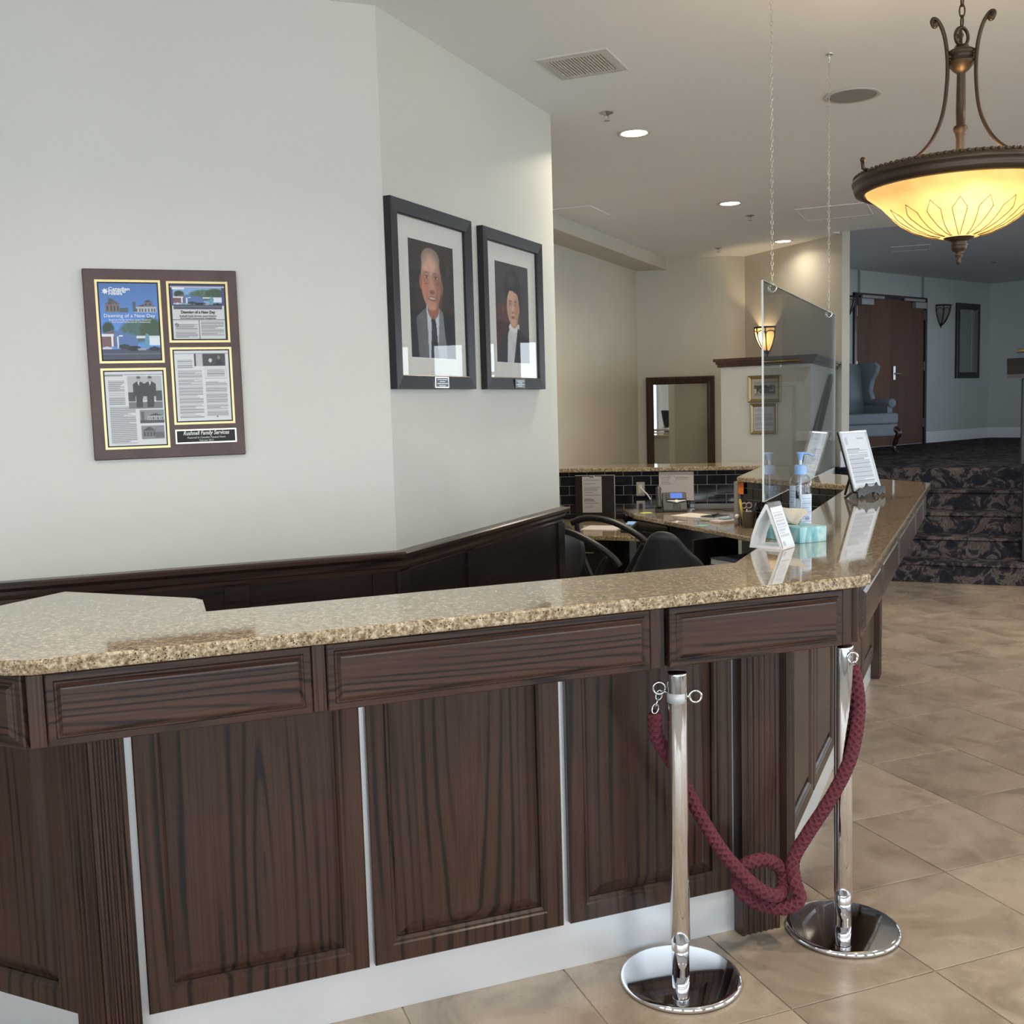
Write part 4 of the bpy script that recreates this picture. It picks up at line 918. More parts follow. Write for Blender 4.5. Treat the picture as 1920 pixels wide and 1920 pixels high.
# pressed fan ribs on the glass
for k in range(16):
    a = 2 * PI * k / 16; b = MB()
    def bp_(r, da):
        z = np.interp(r, [q[0] for q in bowl[::-1]], [q[1] for q in bowl[::-1]]); return (r * math.cos(a + da) * 1.004, r * math.sin(a + da) * 1.004, z - 0.0008)
    b.tube([bp_(0.06 + 0.015 * i, 0.035 + 0.085 * (i / 10)) for i in range(10)] + [bp_(0.222, 0.0)] + [bp_(0.06 + 0.015 * i, -0.035 - 0.085 * (i / 10)) for i in range(9, -1, -1)], 0.0013, 5)
    b.build('glass_rib', m_amber, pn)
MB().lathe([(0.0001, Z(1.960)), (0.007, Z(1.962)), (0.0075, Z(1.974)), (0.006, Z(1.982)), (0.012, Z(1.988)), (0.012, Z(1.994)), (0.009, Z(1.998)), (0.020, Z(2.006)), (0.025, Z(2.016)), (0.024, Z(2.022)), (0.028, Z(2.025)), (0.022, Z(2.030)), (0.026, Z(2.036)), (0.044, Z(2.043)), (0.048, Z(2.049)), (0.044, Z(2.052)), (0.0001, Z(2.052))], 28, cap=False).build('finial', m_bronze, pn)
MB().lathe([(0.015, Z(2.05)), (0.013, Z(2.36)), (0.016, Z(2.370)), (0.016, Z(2.374)), (0.020, Z(2.380)), (0.022, Z(2.388)), (0.020, Z(2.396)), (0.013, Z(2.400)), (0.0145, Z(2.45)), (0.013, Z(2.555)), (0.014, Z(2.56)), (0.024, Z(2.567)), (0.043, Z(2.590)), (0.044, Z(2.594)), (0.038, Z(2.598)), (0.038, Z(2.614)), (0.044, Z(2.618)), (0.044, Z(2.626)), (0.034, Z(2.632)), (0.024, Z(2.636)), (0.020, Z(2.645)), (0.0001, Z(2.645))], 32, cap=False).build('column', m_bronze, pn)
MB().tube(ring_pts((0, 0, Z(2.672)), 0.028, 28, Vector((0.9, 0.43, 0)), ZA), 0.0055, 8, closed=True).build('loop', m_bronze, pn)
armp = [(0.098, 2.700), (0.104, 2.712), (0.100, 2.722), (0.088, 2.720), (0.074, 2.704), (0.063, 2.680), (0.055, 2.650), (0.0495, 2.610), (0.048, 2.570), (0.050, 2.52), (0.057, 2.46), (0.070, 2.41), (0.094, 2.36), (0.126, 2.32), (0.165, 2.29), (0.215, 2.272), (0.285, 2.258)]
for k in range(3):
    a = math.radians(190 + 120 * k); ca, sa = math.cos(a), math.sin(a)
    pp = smooth([(r * ca, r * sa, Z(z)) for r, z in armp], 5)
    am = MB().tube(pp, 0.0062, 10); am.sphere((0.094 * ca, 0.094 * sa, Z(2.704)), 0.011, 12, 8)
    am.tube([(0.03 * ca, 0.03 * sa, Z(2.606)), (0.052 * ca, 0.052 * sa, Z(2.612))], 0.0055, 8)
    o = am.build('arm', m_bronze, pn)
    kn = MB().tube([(0.318 * ca, 0.318 * sa, Z(2.256)), (0.336 * ca, 0.336 * sa, Z(2.262)), (0.338 * ca, 0.338 * sa, Z(2.285))], 0.006, 8); kn.sphere((0.337 * ca, 0.337 * sa, Z(2.288)), 0.009, 10, 6)
    kn.build('rim_clip', m_bronze, o)
ch = MB(); zz = Z(2.700); k = 0
while zz < HC - 1.96 - 0.03:
    side = XA if k % 2 else YA; c = Vector((0, 0, zz + 0.017))
    ch.tube([c + ZA * (0.020 * math.cos(2 * PI * i / 16)) + side * (0.0085 * math.sin(2 * PI * i / 16)) for i in range(16)], 0.0026, 6, closed=True)
    zz += 0.0335; k += 1
ch.build('chain', m_bronze, pn)
MB().lathe([(0.0001, HC - 1.96 - 0.045), (0.03, HC - 1.96 - 0.04), (0.065, HC - 1.96 - 0.012), (0.068, HC - 1.96)], 28, cap=False).build('canopy', m_bronze, pn)
for k in range(3):
    a = math.radians(20 + 120 * k)
    light('lamp_bulb', 'POINT', (0.12 * math.cos(a), 0.12 * math.sin(a), Z(2.19)), BOWL_W / 3, WARM, pn, size=0.03)

# ---- acrylic guard hung over the right run
tg = 0.6782
gd = thing('sneeze_guard', 'clear acrylic sheet hung on thin chains over the counter', 'acrylic guard', wpt(TH2, 4.333, tg, 1.21), TH2)
gl_, gh = 1.722 / 2, 0.716
bb = MB().box(-gl_ + 0.001, gl_ - 0.001, -0.003, 0.003, 0.001, gh - 0.001)
bb.build('acrylic_panel', m_acryl, gd)
for nm, q in (('panel_edge', (-gl_ - 0.0006, -gl_ + 0.0006, -0.0032, 0.0032, 0, gh)), ('panel_edge', (gl_ - 0.0006, gl_ + 0.0006, -0.0032, 0.0032, 0, gh)), ('panel_edge', (-gl_, gl_, -0.0032, 0.0032, gh - 0.001, gh + 0.001)), ('panel_edge', (-gl_, gl_, -0.0032, 0.0032, -0.001, 0.001))):
    MB().box(*q).build(nm, m_acredge, gd)
for x, nm in ((-0.692, 'chain'), (0.660, 'chain')):
    c = MB(); z = gh - 0.005; k = 0
    while z < HC - 1.21 - 0.03:
        side = XA if k % 2 else YA; ce = Vector((x, 0, z + 0.009))
        c.tube([ce + ZA * (0.0105 * math.cos(2 * PI * i / 8)) + side * (0.0042 * math.sin(2 * PI * i / 8)) for i in range(8)], 0.0011, 4, closed=True)
        z += 0.0168; k += 1
    c.build('chain', P('thin_chain_metal', (0.62, 0.58, 0.48), 0.35, 0.9), gd)
    MB().tube(ring_pts((x, 0, gh - 0.010), 0.014, 16, YA, ZA), 0.0018, 6, closed=True).build('split_ring', m_chrome, gd)
    h_ = MB().lathe([(0.0001, HC - 1.21 - 0.004), (0.016, HC - 1.21 - 0.004), (0.017, HC - 1.21)], 16, c=(x, 0, 0), cap=False)
    h_.tube([(x, 0, HC - 1.21), (x, 0, HC - 1.21 - 0.018), (x + 0.010, 0, HC - 1.21 - 0.024), (x + 0.010, 0, HC - 1.21 - 0.036), (x, 0, HC - 1.21 - 0.042), (x - 0.008, 0, HC - 1.21 - 0.034)], 0.0022, 6)
    h_.build('ceiling_hook', m_chrome, gd)

# ---- wall sconces
m_iron = P('dark_iron', (0.022, 0.016, 0.012), 0.5, 0.5)
def sconce(loc, ang, label, lit):
    t = thing('wall_sconce', label, 'sconce', loc, ang, group='wall sconces')
    K = 1.22; prof = [(0.018, 0.045), (0.036, 0.065), (0.062, 0.110), (0.083, 0.160), (0.097, 0.205), (0.104, 0.245), (0.106, 0.285)]
    gm = m_amber_lit if lit else m_frost
    MB().lathe(prof, 24, cap=False, a0=PI, a1=2 * PI).build('glass', gm, t)
    MB().lathe([(0.100, 0.282), (0.112, 0.284), (0.116, 0.292), (0.114, 0.300), (0.104, 0.302), (0.100, 0.296), (0.100, 0.282)], 24, cap=False, a0=PI, a1=2 * PI).build('rim', m_iron, t)
    MB().lathe([(0.0001, 0.0), (0.006, 0.004), (0.010, 0.014), (0.006, 0.022), (0.014, 0.028), (0.022, 0.040), (0.030, 0.052), (0.036, 0.066), (0.030, 0.066)], 16, cap=False, a0=PI, a1=2 * PI).build('finial', m_iron, t)
    for k in range(5):
        a = PI + PI * (k + 0.0) / 4; b = MB()
        b.tube([((r + 0.003) * math.cos(a), (r + 0.003) * math.sin(a), z) for r, z in prof], 0.0058, 6)
        if k < 4:
            a2 = a + PI / 4; am_ = (a + a2) / 2
            b.tube(smooth([((0.100) * math.cos(a), 0.100 * math.sin(a), 0.215), (0.101 * math.cos(a * 0.7 + am_ * 0.3), 0.101 * math.sin(a * 0.7 + am_ * 0.3), 0.245), (0.105 * math.cos(am_), 0.105 * math.sin(am_), 0.258), (0.101 * math.cos(a2 * 0.7 + am_ * 0.3), 0.101 * math.sin(a2 * 0.7 + am_ * 0.3), 0.245), (0.100 * math.cos(a2), 0.100 * math.sin(a2), 0.215)], 4), 0.0050, 6)
        b.build('rib', m_iron, t)
    t.scale = (K, K, 1.04)
    if lit: light('sconce_bulb', 'POINT', (0, -0.05, 0.19), SCONCE_W, WARM, t, size=0.02)
    return t
m_frost = P('frosted_glass', (0.20, 0.20, 0.18), 0.4)
m_amber_lit = m_amber
dsw = Vector((3.154 - 2.556, 10.02 - 11.452, 0)).normalized()
sconce((2.712, 11.078, 1.965), math.atan2(dsw.y, dsw.x), 'lit amber half-bowl sconce on the beige wall above the half wall', True)
p = HA + HD * 0.19; sconce((p.x, p.y, 2.44), HANG, 'unlit bronze sconce left of the double doors', False)
p = HA + HD * 2.51; sconce((p.x, p.y, 2.42), HANG, 'unlit bronze sconce between the doors and the narrow window', False)

# ================================================================== back office behind the counter
m_gt = P('black_glazed_tile', (0.006, 0.006, 0.010), 0.12, Coat_Weight=0.5, Coat_Roughness=0.05)
A1 = Vector((0.365, 7.785, 0)); B1 = Vector((1.79, 7.485, 0)); D1 = (B1 - A1).normalized(); N1 = Vector((-D1.y, D1.x, 0)); ang1 = math.atan2(D1.y, D1.x)
def granite_slab(name, label, pts, z0, z1, c, bev=0.005):
    o = MB().prism([(p[0] - c[0], p[1] - c[1]) for p in pts], z0, z1).build(name, m_gran, bevel=bev, seg=2, loc=(c[0], c[1], 0)); tag(o, label, 'countertop'); return o
# back ledge
q0 = A1 - D1 * 0.30; q1 = B1
granite_slab('ledge_top', 'granite ledge along the back of the reception under the mirror', [q0, q1, q1 + N1 * 0.42, q0 + N1 * 0.42], ZG0 + 0.002, ZG1 - 0.001, (0.6, 7.8))
# tiled wall below the back ledge (local x along the wall, y into the wall)
def tiled(name, label, P0, ang, L, z0, z1, pitch_w, pitch_h, ztop, xoff, th=0.30):
    t = thing(name, label, 'tiled wall', P0, ang)
    MB().box(0, L, 0.006, th, 0, z1).build('wall_core', m_grout, t)
    g = 0.0035; row = 0; z = ztop; cache = {}
    while z > z0:
        zt = min(z, z1); zb = max(z - pitch_h, z0)
        x = -pitch_w + xoff + (pitch_w / 2 if row % 2 else 0)
        while x < L:
            a = max(x + g / 2, 0.0); b_ = min(x + pitch_w - g / 2, L); hgt = zt - zb - g
            if b_ - a > 0.015 and hgt > 0.012:
                key = (round(b_ - a, 3), round(hgt, 3))
                if key not in cache:
                    cache[key] = MB().box(0, b_ - a, 0, 0.009, 0, hgt).build('tile', m_gt, t, bevel=0.0015, loc=(a, 0, zb + g / 2)).data
                else: link('tile', cache[key], t, (a, 0, zb + g / 2))
            x += pitch_w
        z -= pitch_h; row += 1
    return t
W1P = A1 + N1 * 0.03 - D1 * 0.35
w1 = tiled('tiled_back_wall', 'black subway tile wall with pale grout under the back ledge', (W1P.x, W1P.y, 0), ang1, 1.80, 0.56, 1.036, 0.1345, 0.0694, 1.0032 + 0.0694, 0.35 - 0.0735 - 0.1345 * 2, 0.30)
A2_ = L2.copy(); B2_ = R_in.copy(); D2_ = (B2_ - A2_).normalized(); N2_ = Vector((-D2_.y, D2_.x, 0)); ang2 = math.atan2(D2_.y, D2_.x)
W2P = A2_ + N2_ * 0.03
w2 = tiled('tiled_side_wall', 'black subway tile wall under the granite return by the pencil cup', (W2P.x, W2P.y, 0), ang2, 0.89, 0.70, 1.034, 0.125, 0.0694, 0.997 + 0.0694, 0.055 - 0.125, 0.24)
ZD_ = 0.766
# grey wall end at the corner of the two ledges
e_ = A2_ + N2_ * 0.02
tag(MB().box(-0.012, 0.020, 0, 0.05, ZD_, 1.034).build('partition_end', P('grey_laminate', (0.30, 0.28, 0.27), 0.5), loc=(e_.x, e_.y, 0), rot=(0, 0, ang2 + PI / 2 - 0.25)), 'grey laminate edge of the partition below the ledge corner', 'partition')
ZD = 0.765; ZL = 0.69
granite_slab('granite_desk', 'brown granite desk top carrying the telephone', [Vector((0.815, 7.70, 0)), Vector((0.845, 7.26, 0)), Vector((1.385, 5.80, 0)), Vector((1.56, 5.28, 0)), Vector((1.83, 5.66, 0)), Vector((1.40, 6.49, 0)), Vector((1.76, 7.50, 0))], ZD - 0.03, ZD, (1.2, 6.9))
granite_slab('granite_desk', 'lower granite desk top under the clipboard', [Vector((-0.05, 7.04, 0)), Vector((0.34, 6.86, 0)), Vector((0.812, 6.63, 0)), Vector((0.812, 7.70, 0)), Vector((0.0, 7.87, 0))], ZL - 0.03, ZL, (0.4, 7.2))
m_cab = wood('black_stained_oak', 'x', (0.020, 0.014, 0.013), (0.009, 0.007, 0.007), rough=0.35)
dk = thing('desk_cabinet', 'black-brown desk cabinet below the telephone desk', 'cabinet', (0.85, 7.24, 0), math.atan2(5.80 - 7.26, 1.385 - 0.845))
MB().box(0.0, 0.46, 0.02, 0.42, 0.0, ZD - 0.031).build('body', m_cab, dk, bevel=0.003)
dr = MB().box(0.012, 0.448, 0.0, 0.02, 0.52, ZD - 0.04).build('drawer', m_cab, dk, bevel=0.003)
MB().box(0.14, 0.26, -0.018, -0.010, 0.66, 0.668).box(0.145, 0.155, -0.012, 0.002, 0.66, 0.668).box(0.245, 0.255, -0.012, 0.002, 0.66, 0.668).build('handle', m_steel, dr)
MB().box(0.012, 0.448, 0.0, 0.02, 0.06, 0.51).build('door', m_cab, dk, bevel=0.003)
lk = thing('desk_cabinet', 'black-brown drawer cabinet under the lower desk', 'cabinet', (0.06, 7.00, 0), math.atan2(6.63 - 7.04, 0.812 + 0.05))
MB().box(0.0, 0.60, 0.04, 0.46, 0.0, ZL - 0.031).build('body', m_cab, lk, bevel=0.003)
for k, x in enumerate((0.02, 0.31)):
    d_ = MB().box(x, x + 0.27, 0.02, 0.04, 0.47, ZL - 0.04).build('drawer', m_cab, lk, bevel=0.003)
    MB().box(x + 0.08, x + 0.20, 0.004, 0.012, 0.57, 0.578).box(x + 0.085, x + 0.095, 0.01, 0.022, 0.57, 0.578).box(x + 0.185, x + 0.195, 0.01, 0.022, 0.57, 0.578).build('handle', m_steel, d_)
# telephone
ph = thing('desk_phone', 'dark grey desk telephone with lit blue screen', 'telephone', (1.115, 7.44, ZD), ang1 + 0.12)
m_phone = P('phone_grey', (0.030, 0.031, 0.034), 0.45); m_scr = P('phone_screen', (0.05, 0.1, 0.4), 0.2, Emission_Strength=0.55); m_scr.node_tree.nodes['Principled BSDF'].inputs['Emission Color'].default_value = (0.16, 0.28, 0.85, 1)
prof = [(-0.085, 0.0), (-0.085, 0.018), (0.045, 0.125), (0.060, 0.128), (0.068, 0.12), (0.05, 0.0)]
MB().prism(prof, -0.045, 0.125, axis='x').build('body', m_phone, ph, bevel=0.004)
sl_ = math.atan2(0.107, 0.13); RX = (sl_, 0, 0)
def on_face(x, d, up=0.002): return (x, -0.085 + d * math.cos(sl_) - up * math.sin(sl_), 0.018 + d * math.sin(sl_) + up * math.cos(sl_))
sb = MB().box(-0.015, 0.118, 0.098, 0.166, 0, 0.008).build('screen_bezel', m_blackp, ph, loc=on_face(0, 0, 0), rot=RX)
MB().box(0.012, 0.096, 0.106, 0.158, 0.008, 0.0086).build('screen', m_scr, sb)
bz = MB().prism([(-0.012, 0.090), (0.118, 0.090), (0.118, 0.084), (0.075, 0.074), (0.052, 0.062), (0.032, 0.074), (-0.012, 0.084)], 0, 0.006).build('silver_band', P('silver_plastic', (0.55, 0.56, 0.57), 0.3, 0.6), ph, loc=on_face(0, 0, 0), rot=RX)
MB().lathe([(0.013, 0.005), (0.013, 0.009), (0.009, 0.010), (0.0001, 0.010)], 16, c=(0.052, 0.078, 0), cap=False).build('navigation_key', m_white, bz)
for r_ in range(4):
    for c_ in range(3): MB().box(0.026 + c_ * 0.020, 0.040 + c_ * 0.020, 0.012 + r_ * 0.011, 0.020 + r_ * 0.011, 0, 0.003).build('key', m_blackp, ph, loc=on_face(0, 0, 0), rot=RX)
hs = MB().tube(smooth([(-0.068, 0.062, 0.150), (-0.070, 0.045, 0.152), (-0.072, -0.01, 0.108), (-0.072, -0.065, 0.058), (-0.072, -0.080, 0.034)], 6), [0.021] * 6 + [0.019] * 12 + [0.021] * 7, 12); hs.build('handset', m_phone, ph)
MB().box(-0.095, -0.046, -0.085, 0.05, 0.0, 0.03).build('cradle', m_phone, ph, bevel=0.004)
tag(MB().tube(smooth([(-0.09, 0, 0.0), (-0.05, 0.02, 0.002), (0.02, 0.04, 0.001), (0.10, 0.01, 0.002), (0.16, -0.02, 0.0), (0.22, 0.02, 0.001), (0.30, 0.0, 0.003), (0.33, 0.03, 0.004), (0.26, 0.05, 0.004), (0.34, 0.06, 0.002)], 8), 0.0045, 6).build('cable', m_blackp, loc=(1.36, 7.36, ZD + 0.005), rot=(0, 0, ang1)), 'tangled black cable behind the desk papers', 'cable')
tag(MB().box(-0.15, 0.15, -0.02, 0.02, 0, 0.035).build('power_bar', P('grey_metal', (0.16, 0.16, 0.165), 0.5), loc=(1.46, 7.50, ZD), rot=(0, 0, ang1), bevel=0.004), 'grey power bar along the tiled wall', 'power bar')
# papers
def sheet_paper(name, label, c, ang, w_, h_, z, mat, th=0.0012, cat='paper'):
    return tag(MB().box(-w_ / 2, w_ / 2, -h_ / 2, h_ / 2, 0, th).build(name, mat, loc=(c[0], c[1], z), rot=(0, 0, ang)), label, cat)
m_cream = P('cream_paper', (0.72, 0.68, 0.60), 0.7)
sheet_paper('paper_sheet', 'cream sheet of paper lying on the telephone desk', (1.25, 7.10), math.radians(40), 0.21, 0.28, ZD, m_cream)
sheet_paper('sticky_note', 'yellow-green sticky note at the desk corner', (0.945, 7.36), 0.2, 0.075, 0.075, ZD, P('lime_note', (0.60, 0.70, 0.12), 0.7), cat='note')
sheet_paper('sticky_note', 'small teal sticky note near the front edge of the desk', (1.185, 6.52), 0.9, 0.09, 0.08, ZD, P('teal_note', (0.20, 0.45, 0.42), 0.7), cat='note')
nb = thing('notebook', 'black notebook with pale page edges on the desk', 'notebook', (1.345, 6.93, ZD), 0.7)
MB().box(-0.08, 0.08, -0.055, 0.055, 0.0, 0.012).build('pages', m_paper, nb)
MB().box(-0.082, 0.082, -0.057, 0.057, 0.012, 0.016).build('cover', m_blackp, nb)
MB().tube([(-0.05, -0.02, 0.022), (0.07, 0.03, 0.022)], 0.006, 8).build('pen', m_blackp, nb)
ps = thing('paper_stack', 'small stack of papers with a pale blue pad on top', 'papers', (1.36, 6.66, ZD), 0.5)
MB().box(-0.09, 0.06, -0.05, 0.05, 0, 0.016).build('sheets', P('pinkish_paper', (0.58, 0.50, 0.47), 0.7), ps, bevel=0.002)
MB().box(-0.03, 0.04, -0.01, 0.04, 0.016, 0.026).build('blue_pad', P('pale_blue_pad', (0.28, 0.40, 0.48), 0.6), ps)
st_ = thing('stamp', 'small self-inking stamp with a white knob', 'stamp', (1.385, 6.44, ZD), 0.2)
MB().lathe([(0.016, 0), (0.016, 0.03), (0.012, 0.04), (0.012, 0.05)], 14).build('body', P('mauve_plastic', (0.25, 0.18, 0.18), 0.4), st_)
MB().sphere((0, 0, 0.06), 0.015, 14, 8).build('knob', m_white, st_)
# pencil cup with its pens
cu = thing('pencil_cup', 'dark mesh pencil cup on the desk corner', 'pencil cup', (1.432, 6.34, ZD), 0)
m_mesh = mottled('mesh_metal', (0.26, 0.23, 0.21), (0.09, 0.08, 0.075), 600.0, 0.5, 0.0, Metallic=0.6)
MB().lathe([(0.0001, 0.002), (0.036, 0.0), (0.042, 0.10), (0.0435, 0.102), (0.041, 0.102), (0.035, 0.004), (0.0001, 0.004)], 24, cap=False).build('cup', m_mesh, cu)
for nm, lab, p0, p1, col, r_ in (('highlighter', 'yellow highlighter standing in the pencil cup', (-0.025, 0.0, 0.01), (-0.052, -0.012, 0.165), (0.62, 0.48, 0.05), 0.008), ('scissors', 'pair of scissors with pale pink handles in the pencil cup', (-0.005, 0.01, 0.01), (-0.005, 0.02, 0.11), (0.55, 0.55, 0.56), 0.004),
                        ('pen', 'black ballpoint pen leaning in the pencil cup', (0.01, -0.01, 0.01), (0.045, -0.02, 0.150), (0.02, 0.02, 0.022), 0.0055), ('pen', 'silver pen leaning in the pencil cup', (0.015, 0.0, 0.01), (0.050, 0.012, 0.142), (0.5, 0.5, 0.5), 0.005)):
    tt = thing(nm, lab, nm, (1.432, 6.34, ZD + 0.004), 0, group='pens in the pencil cup')
    MB().tube([p0, p1], r_, 8).build('body', P('pen_%s' % lab[:8], col, 0.35), tt)
    if nm == 'scissors':
        for sx_ in (-0.016, 0.014): MB().tube(ring_pts((sx_ - 0.005, 0.02, 0.130), 0.016, 14, XA, ZA), 0.004, 6, closed=True).build('handle', P('pale_pink', (0.55, 0.42, 0.44), 0.4), tt)
    else: MB().sphere(p1, r_ * 1.05, 8, 6).build('cap', P('pen_%s' % lab[:8], col, 0.35), tt)
# things on the tiled walls
def on_w1(d, y): p = W1P + D1 * (0.35 + d) - N1 * y; return p
def w1box(name, label, cat, d0, d1, z0, z1, mat, y0=0.001, th=0.008, bevel=0.0):
    p = on_w1(d0, y0 + th); return MB().box(0, d1 - d0, 0, th, 0, z1 - z0).build(name, mat, loc=(p.x, p.y, z0), rot=(0, 0, ang1), bevel=bevel)
cb = thing('notice_board', 'dark brown board with a clipped typed sheet leaning on the tiles', 'notice board', (*on_w1(0.108, 0.012)[:2], ZL), ang1)
MB().box(0, 0.292, -0.012, 0.0, 0, 0.322).build('board', m_cab, cb, bevel=0.002)
MB().box(0, 0.294, -0.0125, 0.0005, 0.322, 0.325).box(0.291, 0.2945, -0.0125, 0.0005, 0, 0.322).build('edging', m_grout, cb)
def typed(u, v):
    i = Img(u, v, (176, 172, 172)); rng = np.random.RandomState(4)
    for k, y in enumerate((0.90, 0.80, 0.70, 0.66, 0.62, 0.56, 0.48, 0.39, 0.35, 0.31, 0.26, 0.16)): i.put(i.rect(0.08, 0.45 + 0.5 * rng.rand(), y - 0.008, y + 0.008), (86, 84, 88), 0.8)
    return i.c
paint('typed_sheet', 0.144, 0.267, 40, 70, typed, cb, loc=(0.054, -0.0135, 0.048), rough=0.7)
MB().box(0.11, 0.145, -0.018, -0.012, 0.308, 0.322).build('bulldog_clip', m_steel, cb, bevel=0.002)
def chart(u, v):
    i = Img(u, v, (190, 180, 178)); i.lines(0.06, 0.34, 0.55, 0.88, 8, (120, 116, 120), 3, 0.5); i.lines(0.5, 0.86, 0.72, 0.84, 3, (120, 116, 120), 5, 0.5); i.put(np.clip(i.ell(0.38, 0.72, 0.12, 0.16) - i.ell(0.38, 0.72, 0.10, 0.14), 0, 1), (140, 136, 138), 0.6); return i.c
p = on_w1(0.724, 0.003); c_ = thing('wall_chart', 'white printed sheet taped to the tiles behind the telephone', 'chart', (p.x, p.y, 0.82), ang1)
paint('print', 0.25, 0.21, 50, 42, chart, c_, rough=0.7)
MB().box(0, 0.25, 0.0003, 0.0015, 0, 0.21).build('backing', m_paper, c_)
m_plate = P('almond_plate', (0.50, 0.46, 0.36), 0.4); m_gplate = P('steel_plate', (0.33, 0.31, 0.27), 0.45, 0.4)
for nm, lab, z0, z1 in (('wall_outlet', 'outlet plate with a white plug on the tiles beside the telephone', 0.856, 0.958), ('wall_outlet', 'lower data outlet plate on the tiles behind the handset', 0.72, 0.820)):
    p = on_w1(0.558, 0.001); t = thing(nm, lab, 'outlet', (p.x, p.y, z0), ang1, group='outlets on the tiles')
    MB().box(0, 0.062, -0.006, 0, 0, z1 - z0).build('plate', m_gplate, t, bevel=0.002)
    MB().box(0.017, 0.045, -0.009, -0.005, 0.02, z1 - z0 - 0.02).build('socket', m_plate if z0 > 0.8 else m_blackp, t, bevel=0.001)
    if z0 > 0.8: MB().tube(smooth([(0.031, -0.010, 0.062), (0.045, -0.03, 0.05), (0.085, -0.06, 0.015), (0.11, -0.09, -0.02)], 5), 0.005, 6).build('cord', m_white, t)
p = on_w1(0.475, 0.001); tag(MB().box(0, 0.026, -0.012, 0, 0, 0.026).build('cable_adapter', m_white, loc=(p.x, p.y, 0.712), rot=(0, 0, ang1), bevel=0.003), 'small white cube adapter low on the tiles above the card reader', 'adapter')
sheet_paper('paper_sheet', 'pale sheet of paper lying on the lower desk', (0.62, 7.16), math.radians(-20), 0.25, 0.24, ZL, P('pinkish_white', (0.62, 0.57, 0.56), 0.7), 0.004)
crd = thing('card_reader', 'black handheld card reader with lit pale blue screen', 'card reader', (0.775, 6.93, ZL), math.radians(-25))
MB().prism([(-0.08, 0), (-0.08, 0.018), (-0.06, 0.030), (0.075, 0.060), (0.085, 0.05), (0.085, 0)], -0.038, 0.038, axis='x').build('body', m_blackp, crd, bevel=0.006)
m_scr2 = P('reader_screen', (0.2, 0.35, 0.5), 0.2, Emission_Strength=0.35); m_scr2.node_tree.nodes['Principled BSDF'].inputs['Emission Color'].default_value = (0.35, 0.55, 0.85, 1)
sa = math.atan2(0.030, 0.135)
MB().box(-0.028, 0.028, 0.065, 0.125, 0, 0.002).build('screen', m_scr2, crd, loc=(0, -0.06, 0.0315), rot=(sa, 0, 0))
for r_ in range(4):
    for c_ in range(3): MB().box(-0.027 + c_ * 0.02, -0.013 + c_ * 0.02, 0.005 + r_ * 0.014, 0.013 + r_ * 0.014, 0, 0.002).build('key', P('key_blue_grey', (0.16, 0.22, 0.36), 0.4), crd, loc=(0, -0.06, 0.0315), rot=(sa, 0, 0))
m_orange = P('orange_note', (0.75, 0.20, 0.03), 0.7)
p = W2P - D2_ * 0.02 - N2_ * 0.012; tag(MB().add([(0, 0, 0), (0.066, 0, 0), (0.066, -0.004, 0.0), (0.0, 0, 0.072), (0.066, 0, 0.072), (0, -0.0012, 0.072), (0.066, -0.0012, 0.072), (0, -0.004, 0)], [(0, 3, 4, 1), (7, 2, 6, 5), (3, 5, 6, 4), (0, 1, 2, 7), (0, 7, 5, 3), (1, 4, 6, 2)]).build('sticky_note', m_orange, loc=(p.x, p.y, 0.96), rot=(0, 0, ang2)), 'orange sticky note on the tiles at the partition end', 'note')
# binders on the shelf under the right run
sh = thing('shelf_unit', 'dark shelf under the desk holding binders', 'shelf', (W2P.x, W2P.y, 0), ang2)
MB().box(0.0, 0.56, -0.36, -0.02, 0.42, 0.445).build('shelf_board', m_cab, sh)
MB().box(-0.02, 0.0, -0.36, -0.02, 0, 0.70).build('side_panel', m_cab, sh); MB().box(0.56, 0.58, -0.36, -0.02, 0, 0.70).build('side_panel', m_cab, sh)
binder_m = P('binder_navy', (0.03, 0.035, 0.06), 0.45)
for k, (a_, z_, lab) in enumerate(((0.10, 0.445, 'lowest white-edged binder of the stack under the desk'), (0.14, 0.487, 'second white-edged binder of the stack under the desk'), (0.08, 0.529, 'third white-edged binder of the stack under the desk'), (0.02, 0.571, 'topmost navy binder of the stack under the desk'))):
    b_ = W2P + D2_ * 0.28 - N2_ * 0.20; t = thing('ring_binder', lab, 'binder', (b_.x, b_.y, z_), ang2 + PI / 2 + a_ * 0.8, group='binders under the desk')
    MB().box(-0.15, 0.12, -0.13, 0.13, 0.003, 0.036).build('pages', P('page_edges', (0.82, 0.83, 0.88), 0.7), t)
    MB().box(-0.155, 0.125, -0.135, 0.135, 0.0, 0.003).box(-0.155, 0.125, -0.135, 0.135, 0.036, 0.040).box(0.12, 0.125, -0.135, 0.135, 0.003, 0.036).build('cover', binder_m, t)
